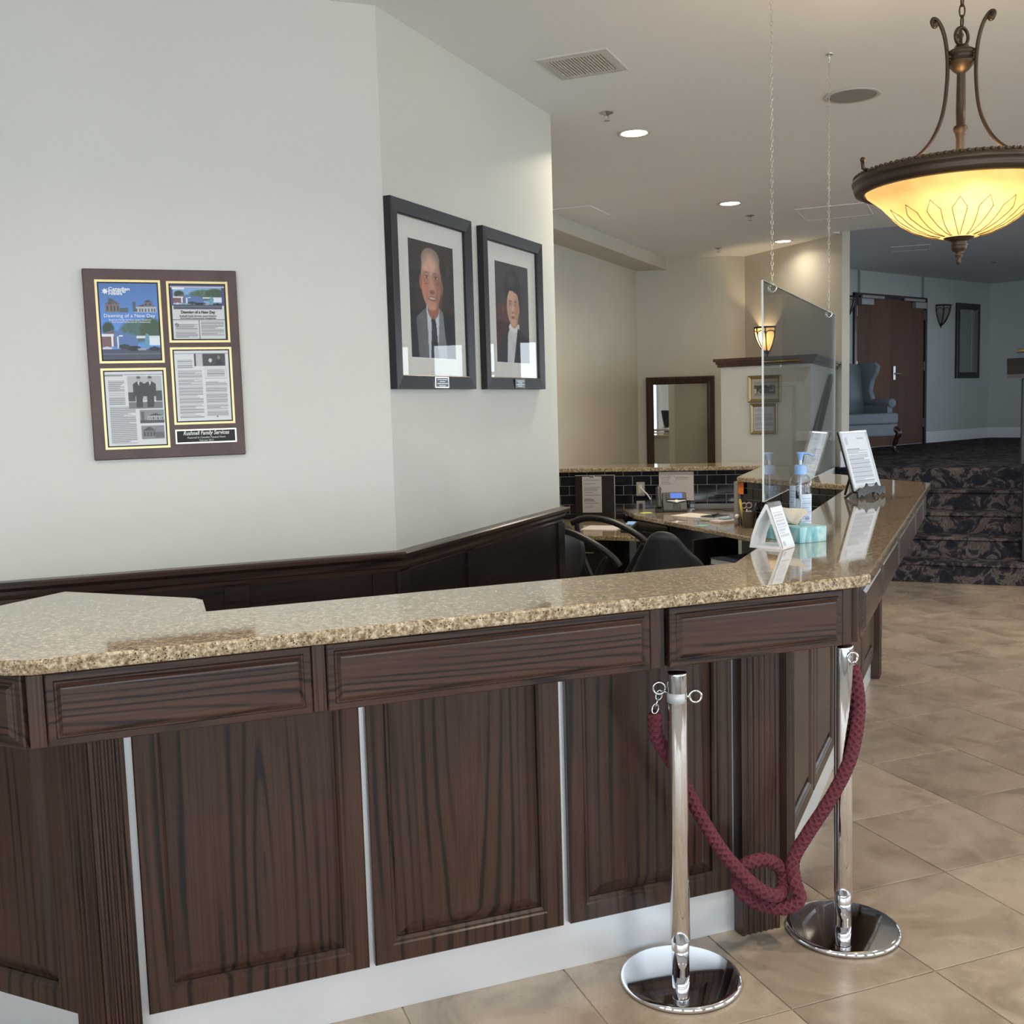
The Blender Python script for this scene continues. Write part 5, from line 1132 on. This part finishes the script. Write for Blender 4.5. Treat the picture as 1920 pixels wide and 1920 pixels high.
# office chairs
m_leather = mottled('black_leather', (0.040, 0.042, 0.047), (0.052, 0.054, 0.060), 60.0, 0.34, 0.15)
def chair_base(t):
    for k in range(5):
        a = 2 * PI * k / 5
        l_ = MB().tube([(0.03 * math.cos(a), 0.03 * math.sin(a), 0.10), (0.29 * math.cos(a), 0.29 * math.sin(a), 0.075)], [0.022, 0.014], 8).build('leg', m_blackp, t)
        MB().lathe([(0.0001, -0.018), (0.024, -0.016), (0.026, 0.0), (0.024, 0.016), (0.0001, 0.018)], 14, c=(0.29 * math.cos(a), 0.29 * math.sin(a), 0.029), axis='x', cap=False).build('caster', m_blackp, l_)
    MB().lathe([(0.03, 0.08), (0.03, 0.22), (0.018, 0.225), (0.018, 0.43)], 14).build('gas_column', m_blackp, t)
def shell(w_, h_, curve, th, lean, z0, topr=0.10, n=14, m=12):
    """curved backrest shell with a rounded top, front towards +y"""
    vs = []; fs = []
    for side in (0, 1):
        for j in range(m + 1):
            v = j / m
            hw_ = w_ / 2 * (0.80 + 0.20 * math.sin(PI * min(1, 0.25 + v * 0.8))) 
            if v > 0.6: hw_ *= 1 - 0.30 * ((v - 0.6) / 0.4) ** 2
            for i in range(n + 1):
                u = -1 + 2 * i / n; x = hw_ * u
                zz = z0 + h_ * v - 0.10 * abs(u) ** 2.6 * v ** 3
                y = curve * u * u - lean * v + 0.05 * math.sin(PI * v) + (0.0 if side == 0 else -th * (1 - 0.55 * abs(u) ** 4) * (1 - 0.4 * v ** 6))
                vs.append((x, y, zz))
    N_ = (n + 1) * (m + 1)
    for j in range(m):
        for i in range(n):
            a = j * (n + 1) + i; fs.append((a + 1, a, a + n + 1, a + n + 2)); fs.append((N_ + a, N_ + a + 1, N_ + a + n + 2, N_ + a + n + 1))
    bd_ = [i for i in range(n + 1)] + [(j + 1) * (n + 1) + n for j in range(m)] + [m * (n + 1) + i for i in range(n - 1, -1, -1)] + [j * (n + 1) for j in range(m - 1, 0, -1)]
    for k in range(len(bd_)):
        a, b = bd_[k], bd_[(k + 1) % len(bd_)]; fs.append((a, b, N_ + b, N_ + a))
    o = MB(); o.add(vs, fs, True); return o
c1_ = thing('office_chair', 'black leather office chair with a rounded back behind the counter', 'office chair', (0.86, 5.42, 0), math.radians(-28), group='office chairs')
chair_base(c1_)
shell(0.40, 0.50, 0.06, 0.07, 0.06, 0.40).build('backrest', m_leather, c1_, loc=(0, -0.18, 0))
MB().box(-0.23, 0.23, -0.20, 0.26, 0.42, 0.50).build('seat', m_leather, c1_, bevel=0.03, seg=3)
c2_ = thing('office_chair', 'black office chair with long curved arm rails beside the wall end', 'office chair', (0.50, 6.02, 0), math.radians(62), group='office chairs')
chair_base(c2_)
MB().box(-0.25, 0.25, -0.22, 0.26, 0.42, 0.50).build('seat', m_leather, c2_, bevel=0.03, seg=3)
shell(0.46, 0.44, 0.05, 0.05, 0.05, 0.48).build('backrest', m_leather, c2_, loc=(0, 0.27, 0), rot=(0, 0, PI))
for sx_ in (-1, 1):
    am = MB().tube(smooth([(sx_ * 0.27, 0.30, 0.82), (sx_ * 0.28, 0.20, 0.85), (sx_ * 0.285, 0.05, 0.835), (sx_ * 0.285, -0.10, 0.77), (sx_ * 0.28, -0.20, 0.70), (sx_ * 0.275, -0.235, 0.655)], 6), 0.020, 10)
    am.tube(smooth([(sx_ * 0.28, -0.17, 0.715), (sx_ * 0.28, -0.10, 0.60), (sx_ * 0.26, -0.03, 0.47)], 5), 0.018, 8)
    am.tube(smooth([(sx_ * 0.275, 0.27, 0.835), (sx_ * 0.275, 0.24, 0.65), (sx_ * 0.26, 0.16, 0.47)], 5), 0.018, 8)
    am.build('armrest', m_blackp, c2_)
# ---- mirror and small frames
mang = math.atan2(11.37 - 11.453, 2.351 - 1.30)
mr = thing('wall_mirror', 'large mirror in a dark carved wooden frame on the back wall', 'mirror', (1.486, 11.435, 0.36), mang)
m_carve = wood('carved_walnut', 'z', (0.075, 0.036, 0.020), (0.020, 0.010, 0.007), rough=0.35); 
_n = NT(m_carve); _n.bump(_n.noise(_n.coord(), 90.0, 3), 0.9, 0.012)
f = MB(); f.rings(0.728, 1.435, [(0, 0), (0, 0.030), (0.012, 0.040), (0.030, 0.036), (0.052, 0.028), (0.066, 0.026), (0.076, 0.020), (0.080, 0.012)], center=False); f.build('frame', m_carve, mr)
MB().box(0.078, 0.65, -0.012, -0.002, 0.078, 1.357).build('mirror_glass', P('silvered_glass', (0.86, 0.88, 0.86), 0.02, 1.0), mr)
def small_frame(label, A, B, z0, z1, fn, mount):
    A = Vector((A[0], A[1], 0)); B = Vector((B[0], B[1], 0)); d = B - A; w_ = d.length; h_ = z1 - z0
    t = thing('small_picture', label, 'picture', (A.x, A.y, z0), math.atan2(d.y, d.x), group='gold framed pictures')
    f = MB(); f.rings(w_, h_, [(0, 0.0), (0, 0.014), (0.006, 0.018), (0.016, 0.014), (0.024, 0.010), (0.026, 0.004)], center=False); f.build('frame', m_gold, t)
    MB().box(0.024, w_ - 0.024, -0.004, 0, 0.024, h_ - 0.024).build('mount', P('buff_mount', (0.42, 0.38, 0.28), 0.8) if mount else m_paper, t)
    k = 0.026 + mount; paint('print', w_ - 2 * k, h_ - 2 * k, 50, 50, fn, t, loc=(k, -0.0048, k), rough=0.5)
def oldphoto(u, v):
    i = Img(u, v, (150, 148, 140)); nz = noise2(u.shape, 10, 2); i.put(i.rect(0, 1, 0.15, 0.75) * (nz > 0.35), (66, 68, 62)); house(i, 0.3, 0.75, 0.18, 0.8, (52, 52, 50), (86, 86, 82), 4); i.put(i.rect(0, 1, 0, 0.16), (140, 138, 130)); i.put(i.rect(0.02, 0.1, 0.2, 0.5), (190, 188, 180)); return i.c
def letter(u, v):
    i = Img(u, v, (178, 180, 188)); i.lines(0.08, 0.92, 0.06, 0.72, 12, (120, 122, 132), 8, 0.6); i.put(i.rect(0.1, 0.4, 0.8, 0.92), (140, 142, 150), 0.5); return i.c
dq = d1 * 0.002
small_frame('gold framed old photograph on the half wall', (1.889 - n1.x * 0.002, 8.326 - n1.y * 0.002), (2.105, 8.167), 1.511, 1.719, oldphoto, 0.022)
small_frame('gold framed typed letter hanging below the old photograph', (1.903 - n1.x * 0.002, 8.316 - n1.y * 0.002), (2.081, 8.185), 1.264, 1.502, letter, 0.0)

# ================================================================== hall at the top of the stairs
def hp(d, y=0.0, z=0.0): p = HA + HD * d - HN * y; return Vector((p.x, p.y, z))
dr_ = thing('door_1', 'pair of walnut hall doors in a black frame', None, hp(0.376, 0.0, ZUP), HANG, kind='structure')
DW, DH = 1.731, 1.945
MB().box(0, 0.05, -0.03, 0.05, 0, DH).box(DW - 0.05, DW, -0.03, 0.05, 0, DH).box(0, DW, -0.03, 0.05, DH - 0.05, DH).build('frame', m_blackf, dr_)
half = (DW - 0.10) / 2
for k in range(2):
    lf = MB().box(0.05 + k * half + 0.002, 0.05 + (k + 1) * half - 0.002, -0.012, 0.03, 0.008, DH - 0.052).build('leaf', m_doorw, dr_, bevel=0.002)
    hx = 0.052 if k == 0 else DW - 0.058
    for hz in (0.22, 0.98, 1.66): MB().box(hx, hx + 0.012, -0.026, -0.010, hz, hz + 0.12).build('hinge', m_steel, lf)
    cx0 = 0.09 if k == 0 else DW - 0.36
    cl_ = MB().box(cx0, cx0 + 0.27, -0.075, -0.012, DH - 0.15, DH - 0.07).build('door_closer', P('closer_grey', (0.36, 0.38, 0.40), 0.4, 0.5), lf, bevel=0.004)
    ax = 0.12 if k == 0 else DW - 0.62
    MB().box(ax, ax + 0.50, -0.065, -0.04, DH - 0.062, DH - 0.030).build('closer_arm', P('closer_grey'), cl_)
    if k == 1:
        lv = MB().box(0.05 + half + 0.04, 0.05 + half + 0.09, -0.028, -0.012, 0.86, 1.04).build('lock_plate', m_steel, lf, bevel=0.003)
        MB().tube([(0.05 + half + 0.065, -0.028, 0.94), (0.05 + half + 0.065, -0.06, 0.94), (0.05 + half + 0.18, -0.06, 0.938)], 0.011, 8).build('lever', m_steel, lv)
for d_, lab in ((0.50, 'thin grey conduit from the hall ceiling to the left door closer'), (2.02, 'thin grey conduit from the hall ceiling to the right door closer')):
    q = hp(d_, 0.014, ZUP + DH); tag(MB().box(-0.012, 0.012, -0.010, 0.010, 0, HC + 0.04 - ZUP - DH - 0.001).build('conduit', P('conduit_grey', (0.30, 0.33, 0.34), 0.5), loc=q, rot=(0, 0, HANG)), lab, 'conduit', 'door conduits')
wn = thing('window_1', 'narrow interior window in a thick black frame', None, hp(2.912, 0.0, 1.735), HANG, kind='structure')
f = MB(); f.rings(0.645, 1.045, [(0, 0.0), (0, 0.03), (0.004, 0.034), (0.070, 0.034), (0.085, 0.004)], center=False); f.build('frame', m_blackf, wn)
MB().box(0.08, 0.565, -0.006, -0.002, 0.08, 0.965).build('pane', P('dim_pane', (0.20, 0.23, 0.23), 0.08), wn)
MB().box(0.42, 0.45, -0.010, -0.004, 0.08, 0.965).build('mullion', P('dim_mullion', (0.26, 0.29, 0.29), 0.5), wn)
p = hp(2.58, 0.008, 1.86); tag(MB().box(0, 0.075, 0, 0.008, 0, 0.115).build('light_switch', m_hall, loc=p, rot=(0, 0, HANG), bevel=0.002), 'pale switch plate on the hall wall below the sconce', 'switch')

# ---- wing chair
m_blue = mottled('slate_blue_fabric', (0.20, 0.24, 0.29), (0.22, 0.26, 0.31), 90.0, 0.85, 0.2)
m_mahog = P('mahogany', (0.032, 0.010, 0.008), 0.25)
ca = math.radians(16); foot = Vector((4.388, 11.966, 0)); lx, ly = 0.34, -0.33
wc = thing('wing_chair', 'slate blue wing chair with mahogany cabriole legs on the landing', 'armchair', (foot.x - (lx * math.cos(ca) - ly * math.sin(ca)), foot.y - (lx * math.sin(ca) + ly * math.cos(ca)), ZUP), ca)
for sx_ in (-1, 1):
    MB().tube(smooth([(sx_ * 0.29, -0.31, 0.30), (sx_ * 0.345, -0.355, 0.25), (sx_ * 0.335, -0.34, 0.17), (sx_ * 0.318, -0.322, 0.09), (sx_ * 0.325, -0.335, 0.035), (sx_ * 0.34, -0.355, 0.010)], 5), [0.045] * 4 + [0.040] * 5 + [0.028] * 5 + [0.020] * 6 + [0.019] * 3 + [0.024] * 3, 12).build('leg', m_mahog, wc)
    MB().tube([(sx_ * 0.29, 0.30, 0.28), (sx_ * 0.30, 0.38, 0.0)], [0.026, 0.018], 8).build('leg', m_mahog, wc)
MB().box(-0.345, 0.345, -0.36, 0.33, 0.205, 0.345).build('seat_rail', m_blue, wc, bevel=0.02, seg=2)
MB().box(-0.335, 0.335, -0.385, 0.24, 0.345, 0.465).build('seat_cushion', m_blue, wc, bevel=0.03, seg=3)
def back_poly():
    # camel-topped back, x-z outline
    p = [(-0.31, 0.30), (0.31, 0.30), (0.335, 0.62), (0.34, 0.98)]
    p += [(0.34 * math.cos(a), 0.98 + 0.085 * math.sin(a) ** 0.8) for a in [PI * k / 12 for k in range(1, 12)]]
    p += [(-0.34, 0.98), (-0.335, 0.62)]; return p
b = MB(); b.prism(back_poly(), -0.33, -0.20, axis='y'); 
for i, (x, y, z) in enumerate(b.v): b.v[i] = (x, y + (z - 0.3) * 0.16, z)
b.build('backrest', m_blue, wc, bevel=0.025, seg=3)
for sx_ in (-1, 1):
    wing = [(0.33, 0.46), (0.20, 0.47), (0.08, 0.58), (0.10, 0.66), (0.135, 0.72), (0.10, 0.84), (0.02, 0.93), (-0.01, 1.00), (0.04, 1.045), (0.14, 1.05), (0.40, 1.05)]
    w_ = MB(); w_.prism([(y, z) for y, z in wing], sx_ * 0.305, sx_ * 0.365, axis='x'); w_.build('wing', m_blue, wc, bevel=0.018, seg=2)
    ar = MB(); ar.box(sx_ * 0.30, sx_ * 0.365, -0.22, 0.26, 0.30, 0.56)
    ar.lathe([(0.0001, -0.26), (0.045, -0.255), (0.052, -0.24), (0.050, 0.22), (0.0001, 0.23)], 16, c=(sx_ * 0.345, 0, 0.575), axis='y', cap=False)
    ar.build('arm', m_blue, wc)
# ---- handrail on the stair side of the half wall
hr = thing('stair_handrail', 'dark polished handrail on brackets rising along the half wall', 'handrail', (2.17, 7.60, 0.0), 0)
lo, hi = Vector((0, 0, 1.091)), Vector((0.69, 1.80, 1.711)); dd_ = (hi - lo)
MB().tube([lo + Vector((-0.07, -0.02, 0.0)), lo + Vector((-0.02, -0.015, -0.004)), lo + dd_ * 0.015, lo + dd_ * 0.25, lo + dd_ * 0.5, lo + dd_ * 0.75, hi], 0.031, 14).build('rail', P('dark_varnished_rail', (0.014, 0.009, 0.008), 0.2, Coat_Weight=0.3), hr)
for f_ in (0.40, 0.93):
    c = lo + dd_ * f_
    MB().tube(smooth([c + Vector((0, 0, -0.02)), c + Vector((-0.01, 0.0, -0.06)), c + Vector((-0.06, 0.02, -0.065)), c + Vector((-0.10, 0.035, -0.06))], 5), 0.008, 8).build('bracket', m_bronze, hr)
# ---- lectern at the picture edge, standing on the first step
lc = thing('lectern', 'dark lectern with slanted top and brass lamp cut off at the picture edge', 'lectern', (4.21, 8.33, RIS), TH3)
MB().box(-0.13, 0.13, 0.0, 0.20, 0.0, 0.78).box(-0.15, 0.13, 0.02, 0.20, 0.78, 1.47).build('pedestal', P('black_lacquer', (0.010, 0.010, 0.011), 0.35), lc, bevel=0.006)
b = MB(); b.prism([(-0.10, 1.47), (0.24, 1.61), (0.24, 1.635), (-0.10, 1.50)], -0.26, 0.24, axis='x'); b.build('slanted_top', P('dark_walnut_top', (0.022, 0.019, 0.019), 0.4), lc)
MB().tube([(-0.02, 0.20, 1.61), (-0.02, 0.19, 1.68)], 0.007, 8).build('lamp_stem', m_steel, lc)
MB().tube([(-0.19, 0.19, 1.69), (0.16, 0.19, 1.69)], 0.016, 12).build('lamp_tube', m_gold, lc)

# ================================================================== things on the counter
# tissue box
tb = thing('tissue_box', 'teal patterned tissue box with a white tissue pulled up', 'tissue box', (0.955, 3.56, ZG1), math.radians(24))
def teal():
    m = P('teal_print', (0.2, 0.45, 0.5), 0.4); n = NT(m); f = n.noise(n.coord((1, 1, 0.5)), 14.0, 2, 0.5, 1.5)
    n.l(n.ramp(f, [(0.30, lin((92, 160, 178))), (0.48, lin((140, 196, 204))), (0.58, lin((186, 214, 214))), (0.72, lin((120, 182, 196)))]), n.b.inputs['Base Color']); return m
MB().box(-0.056, 0.056, -0.105, 0.105, 0, 0.052).build('carton', teal(), tb, bevel=0.0015)
ts = MB(); vs = []; nU, nV = 12, 8
for j in range(nV + 1):
    for i in range(nU + 1):
        u = i / nU; v = j / nV; spread = 0.035 + 0.055 * v
        vs.append(((u - 0.5) * 0.02 + 0.012 * math.sin(6 * u) * v + 0.035 * v * v, (u - 0.55) * 2 * spread + 0.05 * v, 0.05 + 0.055 * v * (1 - 0.45 * abs(u - 0.5)) + 0.004 * math.sin(9 * u)))
ts.add(vs, [(j * (nU + 1) + i, j * (nU + 1) + i + 1, (j + 1) * (nU + 1) + i + 1, (j + 1) * (nU + 1) + i) for j in range(nV) for i in range(nU)], True)
ts.build('tissue', P('tissue_white', (0.86, 0.82, 0.74), 0.8), tb)
MB().lathe([(0.0001, 0.0525), (0.024, 0.0525)], 20, cap=False).build('slot', m_dark, tb)
# sanitizer bottle
sb_ = thing('sanitizer_bottle', 'clear pump bottle of hand sanitizer with a light blue pump', 'pump bottle', (1.038, 3.765, ZG1), math.radians(-15))
MB().lathe([(0.0001, 0.0), (0.034, 0.0), (0.039, 0.006), (0.0395, 0.165), (0.038, 0.180), (0.030, 0.198), (0.018, 0.208), (0.016, 0.214)], 36, cap=False).build('bottle', m_pet, sb_)
m_gel = P('clear_gel', (0.70, 0.78, 0.90), 0.3, Transmission_Weight=0.25, IOR=1.05)
MB().lathe([(0.0001, 0.002), (0.033, 0.002), (0.0375, 0.008), (0.0378, 0.115), (0.0001, 0.115)], 28, cap=False).build('gel', m_gel, sb_)
def label_fn(u, v):
    i = Img(u, v, (196, 210, 232)); i.lines(0.1, 0.9, 0.2, 0.9, 11, (110, 124, 156), 3, 0.5); i.put(i.ell(0.5, 0.30, 0.2, 0.05), (86, 104, 150), 0.7); return i.c
for a0, a1, nm in ((-2.75, -2.0, 'label'), (-1.55, -0.30, 'label')):
    o = paint(nm, 1, 1, 24, 40, label_fn, sb_, rough=0.4)
    for v in o.data.vertices:
        a = a0 + (a1 - a0) * v.co.x; z = 0.012 + (0.125 + (0.03 if a0 < -2 else 0.0)) * v.co.z; v.co = (0.0399 * math.cos(a), 0.0399 * math.sin(a), z)
m_pump = P('pump_blue', (0.26, 0.46, 0.85), 0.35)
pm = MB().lathe([(0.0205, 0.206), (0.021, 0.236), (0.016, 0.239), (0.0001, 0.239)], 28, cap=False); pm.build('collar', m_pump, sb_)
MB().lathe([(0.0055, 0.238), (0.0055, 0.262)], 12).build('stem', P('pump_white', (0.75, 0.82, 0.92), 0.4), sb_)
hd = MB().lathe([(0.008, 0.258), (0.009, 0.268), (0.013, 0.280), (0.0145, 0.284), (0.0001, 0.285)], 20, cap=False); hd.tube(smooth([(-0.012, 0, 0.281), (0.01, 0, 0.281), (0.030, 0, 0.279), (0.042, 0, 0.272)], 4), [0.0045] * 9 + [0.0035] * 4, 8)
hd.build('pump_head', m_pump, sb_)
MB().lathe([(0.004, 0.012), (0.004, 0.206)], 10).build('dip_tube', P('tube_white', (0.7, 0.76, 0.84), 0.5), sb_)
# white tent holder with a pad of sheets
tn = thing('desk_display', 'white tent-shaped holder with a clipped pad of printed slips', 'display holder', (0.845, 3.385, ZG1), math.radians(-40))
oo = [(-0.062, 0.0), (-0.054, 0.040), (-0.036, 0.090), (-0.006, 0.143), (0.002, 0.143), (0.028, 0.0715), (0.054, 0.0), (-0.004, 0.0)]
ii = [(-0.051, 0.008), (-0.044, 0.040), (-0.027, 0.086), (-0.004, 0.124), (-0.001, 0.126), (0.020, 0.0715), (0.043, 0.008), (-0.004, 0.008)]
vs = [(x, y, z) for y in (-0.045, 0.045) for (x, z) in oo + ii]; N_ = len(oo); fs_ = []
for k in range(N_):
    j = (k + 1) % N_
    fs_ += [(k, j, N_ + j, N_ + k), (2 * N_ + j, 2 * N_ + k, 3 * N_ + k, 3 * N_ + j), (j, k, 2 * N_ + k, 2 * N_ + j), (N_ + k, N_ + j, 3 * N_ + j, 3 * N_ + k)]
b = MB(); b.add(vs, fs_); b.build('holder', P('glossy_white', (0.82, 0.83, 0.86), 0.2), tn)
sl_a = math.atan2(0.143, 0.052)
def slip(u, v):
    i = Img(u, v, (216, 224, 234)); i.lines(0.12, 0.86, 0.25, 0.9, 9, (160, 168, 184), 2, 0.6); i.put(i.rect(0.1, 0.3, 0.04, 0.14), (150, 158, 176), 0.6); return i.c
pd = paint('paper_pad', 0.084, 0.136, 24, 36, slip, tn, rough=0.6)
for v in pd.data.vertices: y, t = v.co.x - 0.042, v.co.z; v.co = (0.0555 - 0.052 * t / 0.152 , y, 0.004 + 0.143 * t / 0.152)
MB().add([(0.0035, -0.044, 0.146), (0.011, -0.044, 0.126), (0.011, 0.044, 0.126), (0.0035, 0.044, 0.146), (-0.006, -0.044, 0.147), (-0.006, 0.044, 0.147)], [(0, 1, 2, 3), (4, 0, 3, 5)]).build('clip', m_chrome, tn)
MB().box(0.012, 0.016, 0.043, 0.047, 0.02, 0.13).build('pen', P('navy_pen', (0.03, 0.03, 0.10), 0.4), tn, rot=(0, -0.33, 0), loc=(0.028, 0, -0.004))
# framed notice on a black easel
sg = thing('notice_stand', 'framed typed notice leaning on a black scrolled easel', 'notice stand', (1.675, 4.965, ZG1 + 0.004), math.radians(38))
ln = math.radians(17)
def lean(p): x, y, z = p; return (x, -0.012 + y * math.cos(ln) + z * math.sin(ln), 0.030 + z * math.cos(ln) - y * math.sin(ln))
def LM(b):
    b.v = [lean(p) for p in b.v]; return b
W_, H_ = 0.216, 0.290
LM(MB().box(-W_ / 2, W_ / 2, 0.0, 0.010, 0, H_)).build('backing', m_blackp, sg)
f = MB(); f.rings(W_, H_, [(0, 0), (0, 0.006), (0.003, 0.008), (0.009, 0.007), (0.010, 0.001)], center=False, x0=-W_ / 2); LM(f).build('frame', P('silver_frame', (0.80, 0.84, 0.86), 0.2, 0.6), sg)
def notice(u, v):
    i = Img(u, v, (220, 228, 240)); i.lines(0.10, 0.90, 0.10, 0.72, 24, (120, 126, 142), 12, 0.65); i.put(i.rect(0.1, 0.2, 0.80, 0.93), (170, 178, 192), 0.6); i.put(i.rect(0.6, 0.85, 0.88, 0.91), (150, 156, 170), 0.7); i.put(i.rect(0.5, 0.85, 0.055, 0.075), (110, 116, 130), 0.7); return i.c
nt = paint('notice_print', W_ - 0.018, H_ - 0.018, 60, 90, notice, sg, rough=0.25)
for v in nt.data.vertices: v.co = lean((v.co.x - W_ / 2 + 0.009, -0.0022, v.co.z + 0.009))
ez = MB().prism([(-0.11, 0.0), (-0.085, 0.012), (-0.06, 0.002), (-0.045, 0.014), (0.0, 0.022), (0.045, 0.014), (0.06, 0.002), (0.085, 0.012), (0.11, 0.0), (0.115, 0.030), (0.095, 0.048), (0.075, 0.042), (0.050, 0.050), (0.04, 0.066), (0.028, 0.052), (0.0, 0.046), (-0.028, 0.052), (-0.04, 0.066), (-0.050, 0.050), (-0.075, 0.042), (-0.095, 0.048), (-0.115, 0.030)], 0.030, 0.038, axis='y')
ez.build('easel_front', m_blackp, sg, bevel=0.001)
MB().box(-0.10, 0.10, -0.034, 0.0, 0.020, 0.028).build('easel_lip', m_blackp, sg)
MB().tube([(0, 0.045, 0.20), (0, 0.11, 0.0)], 0.006, 6).tube([(-0.10, 0.005, 0.024), (-0.11, 0.03, 0.0)], 0.006, 6).tube([(0.10, 0.005, 0.024), (0.11, 0.03, 0.0)], 0.006, 6).build('easel_back', m_blackp, sg)
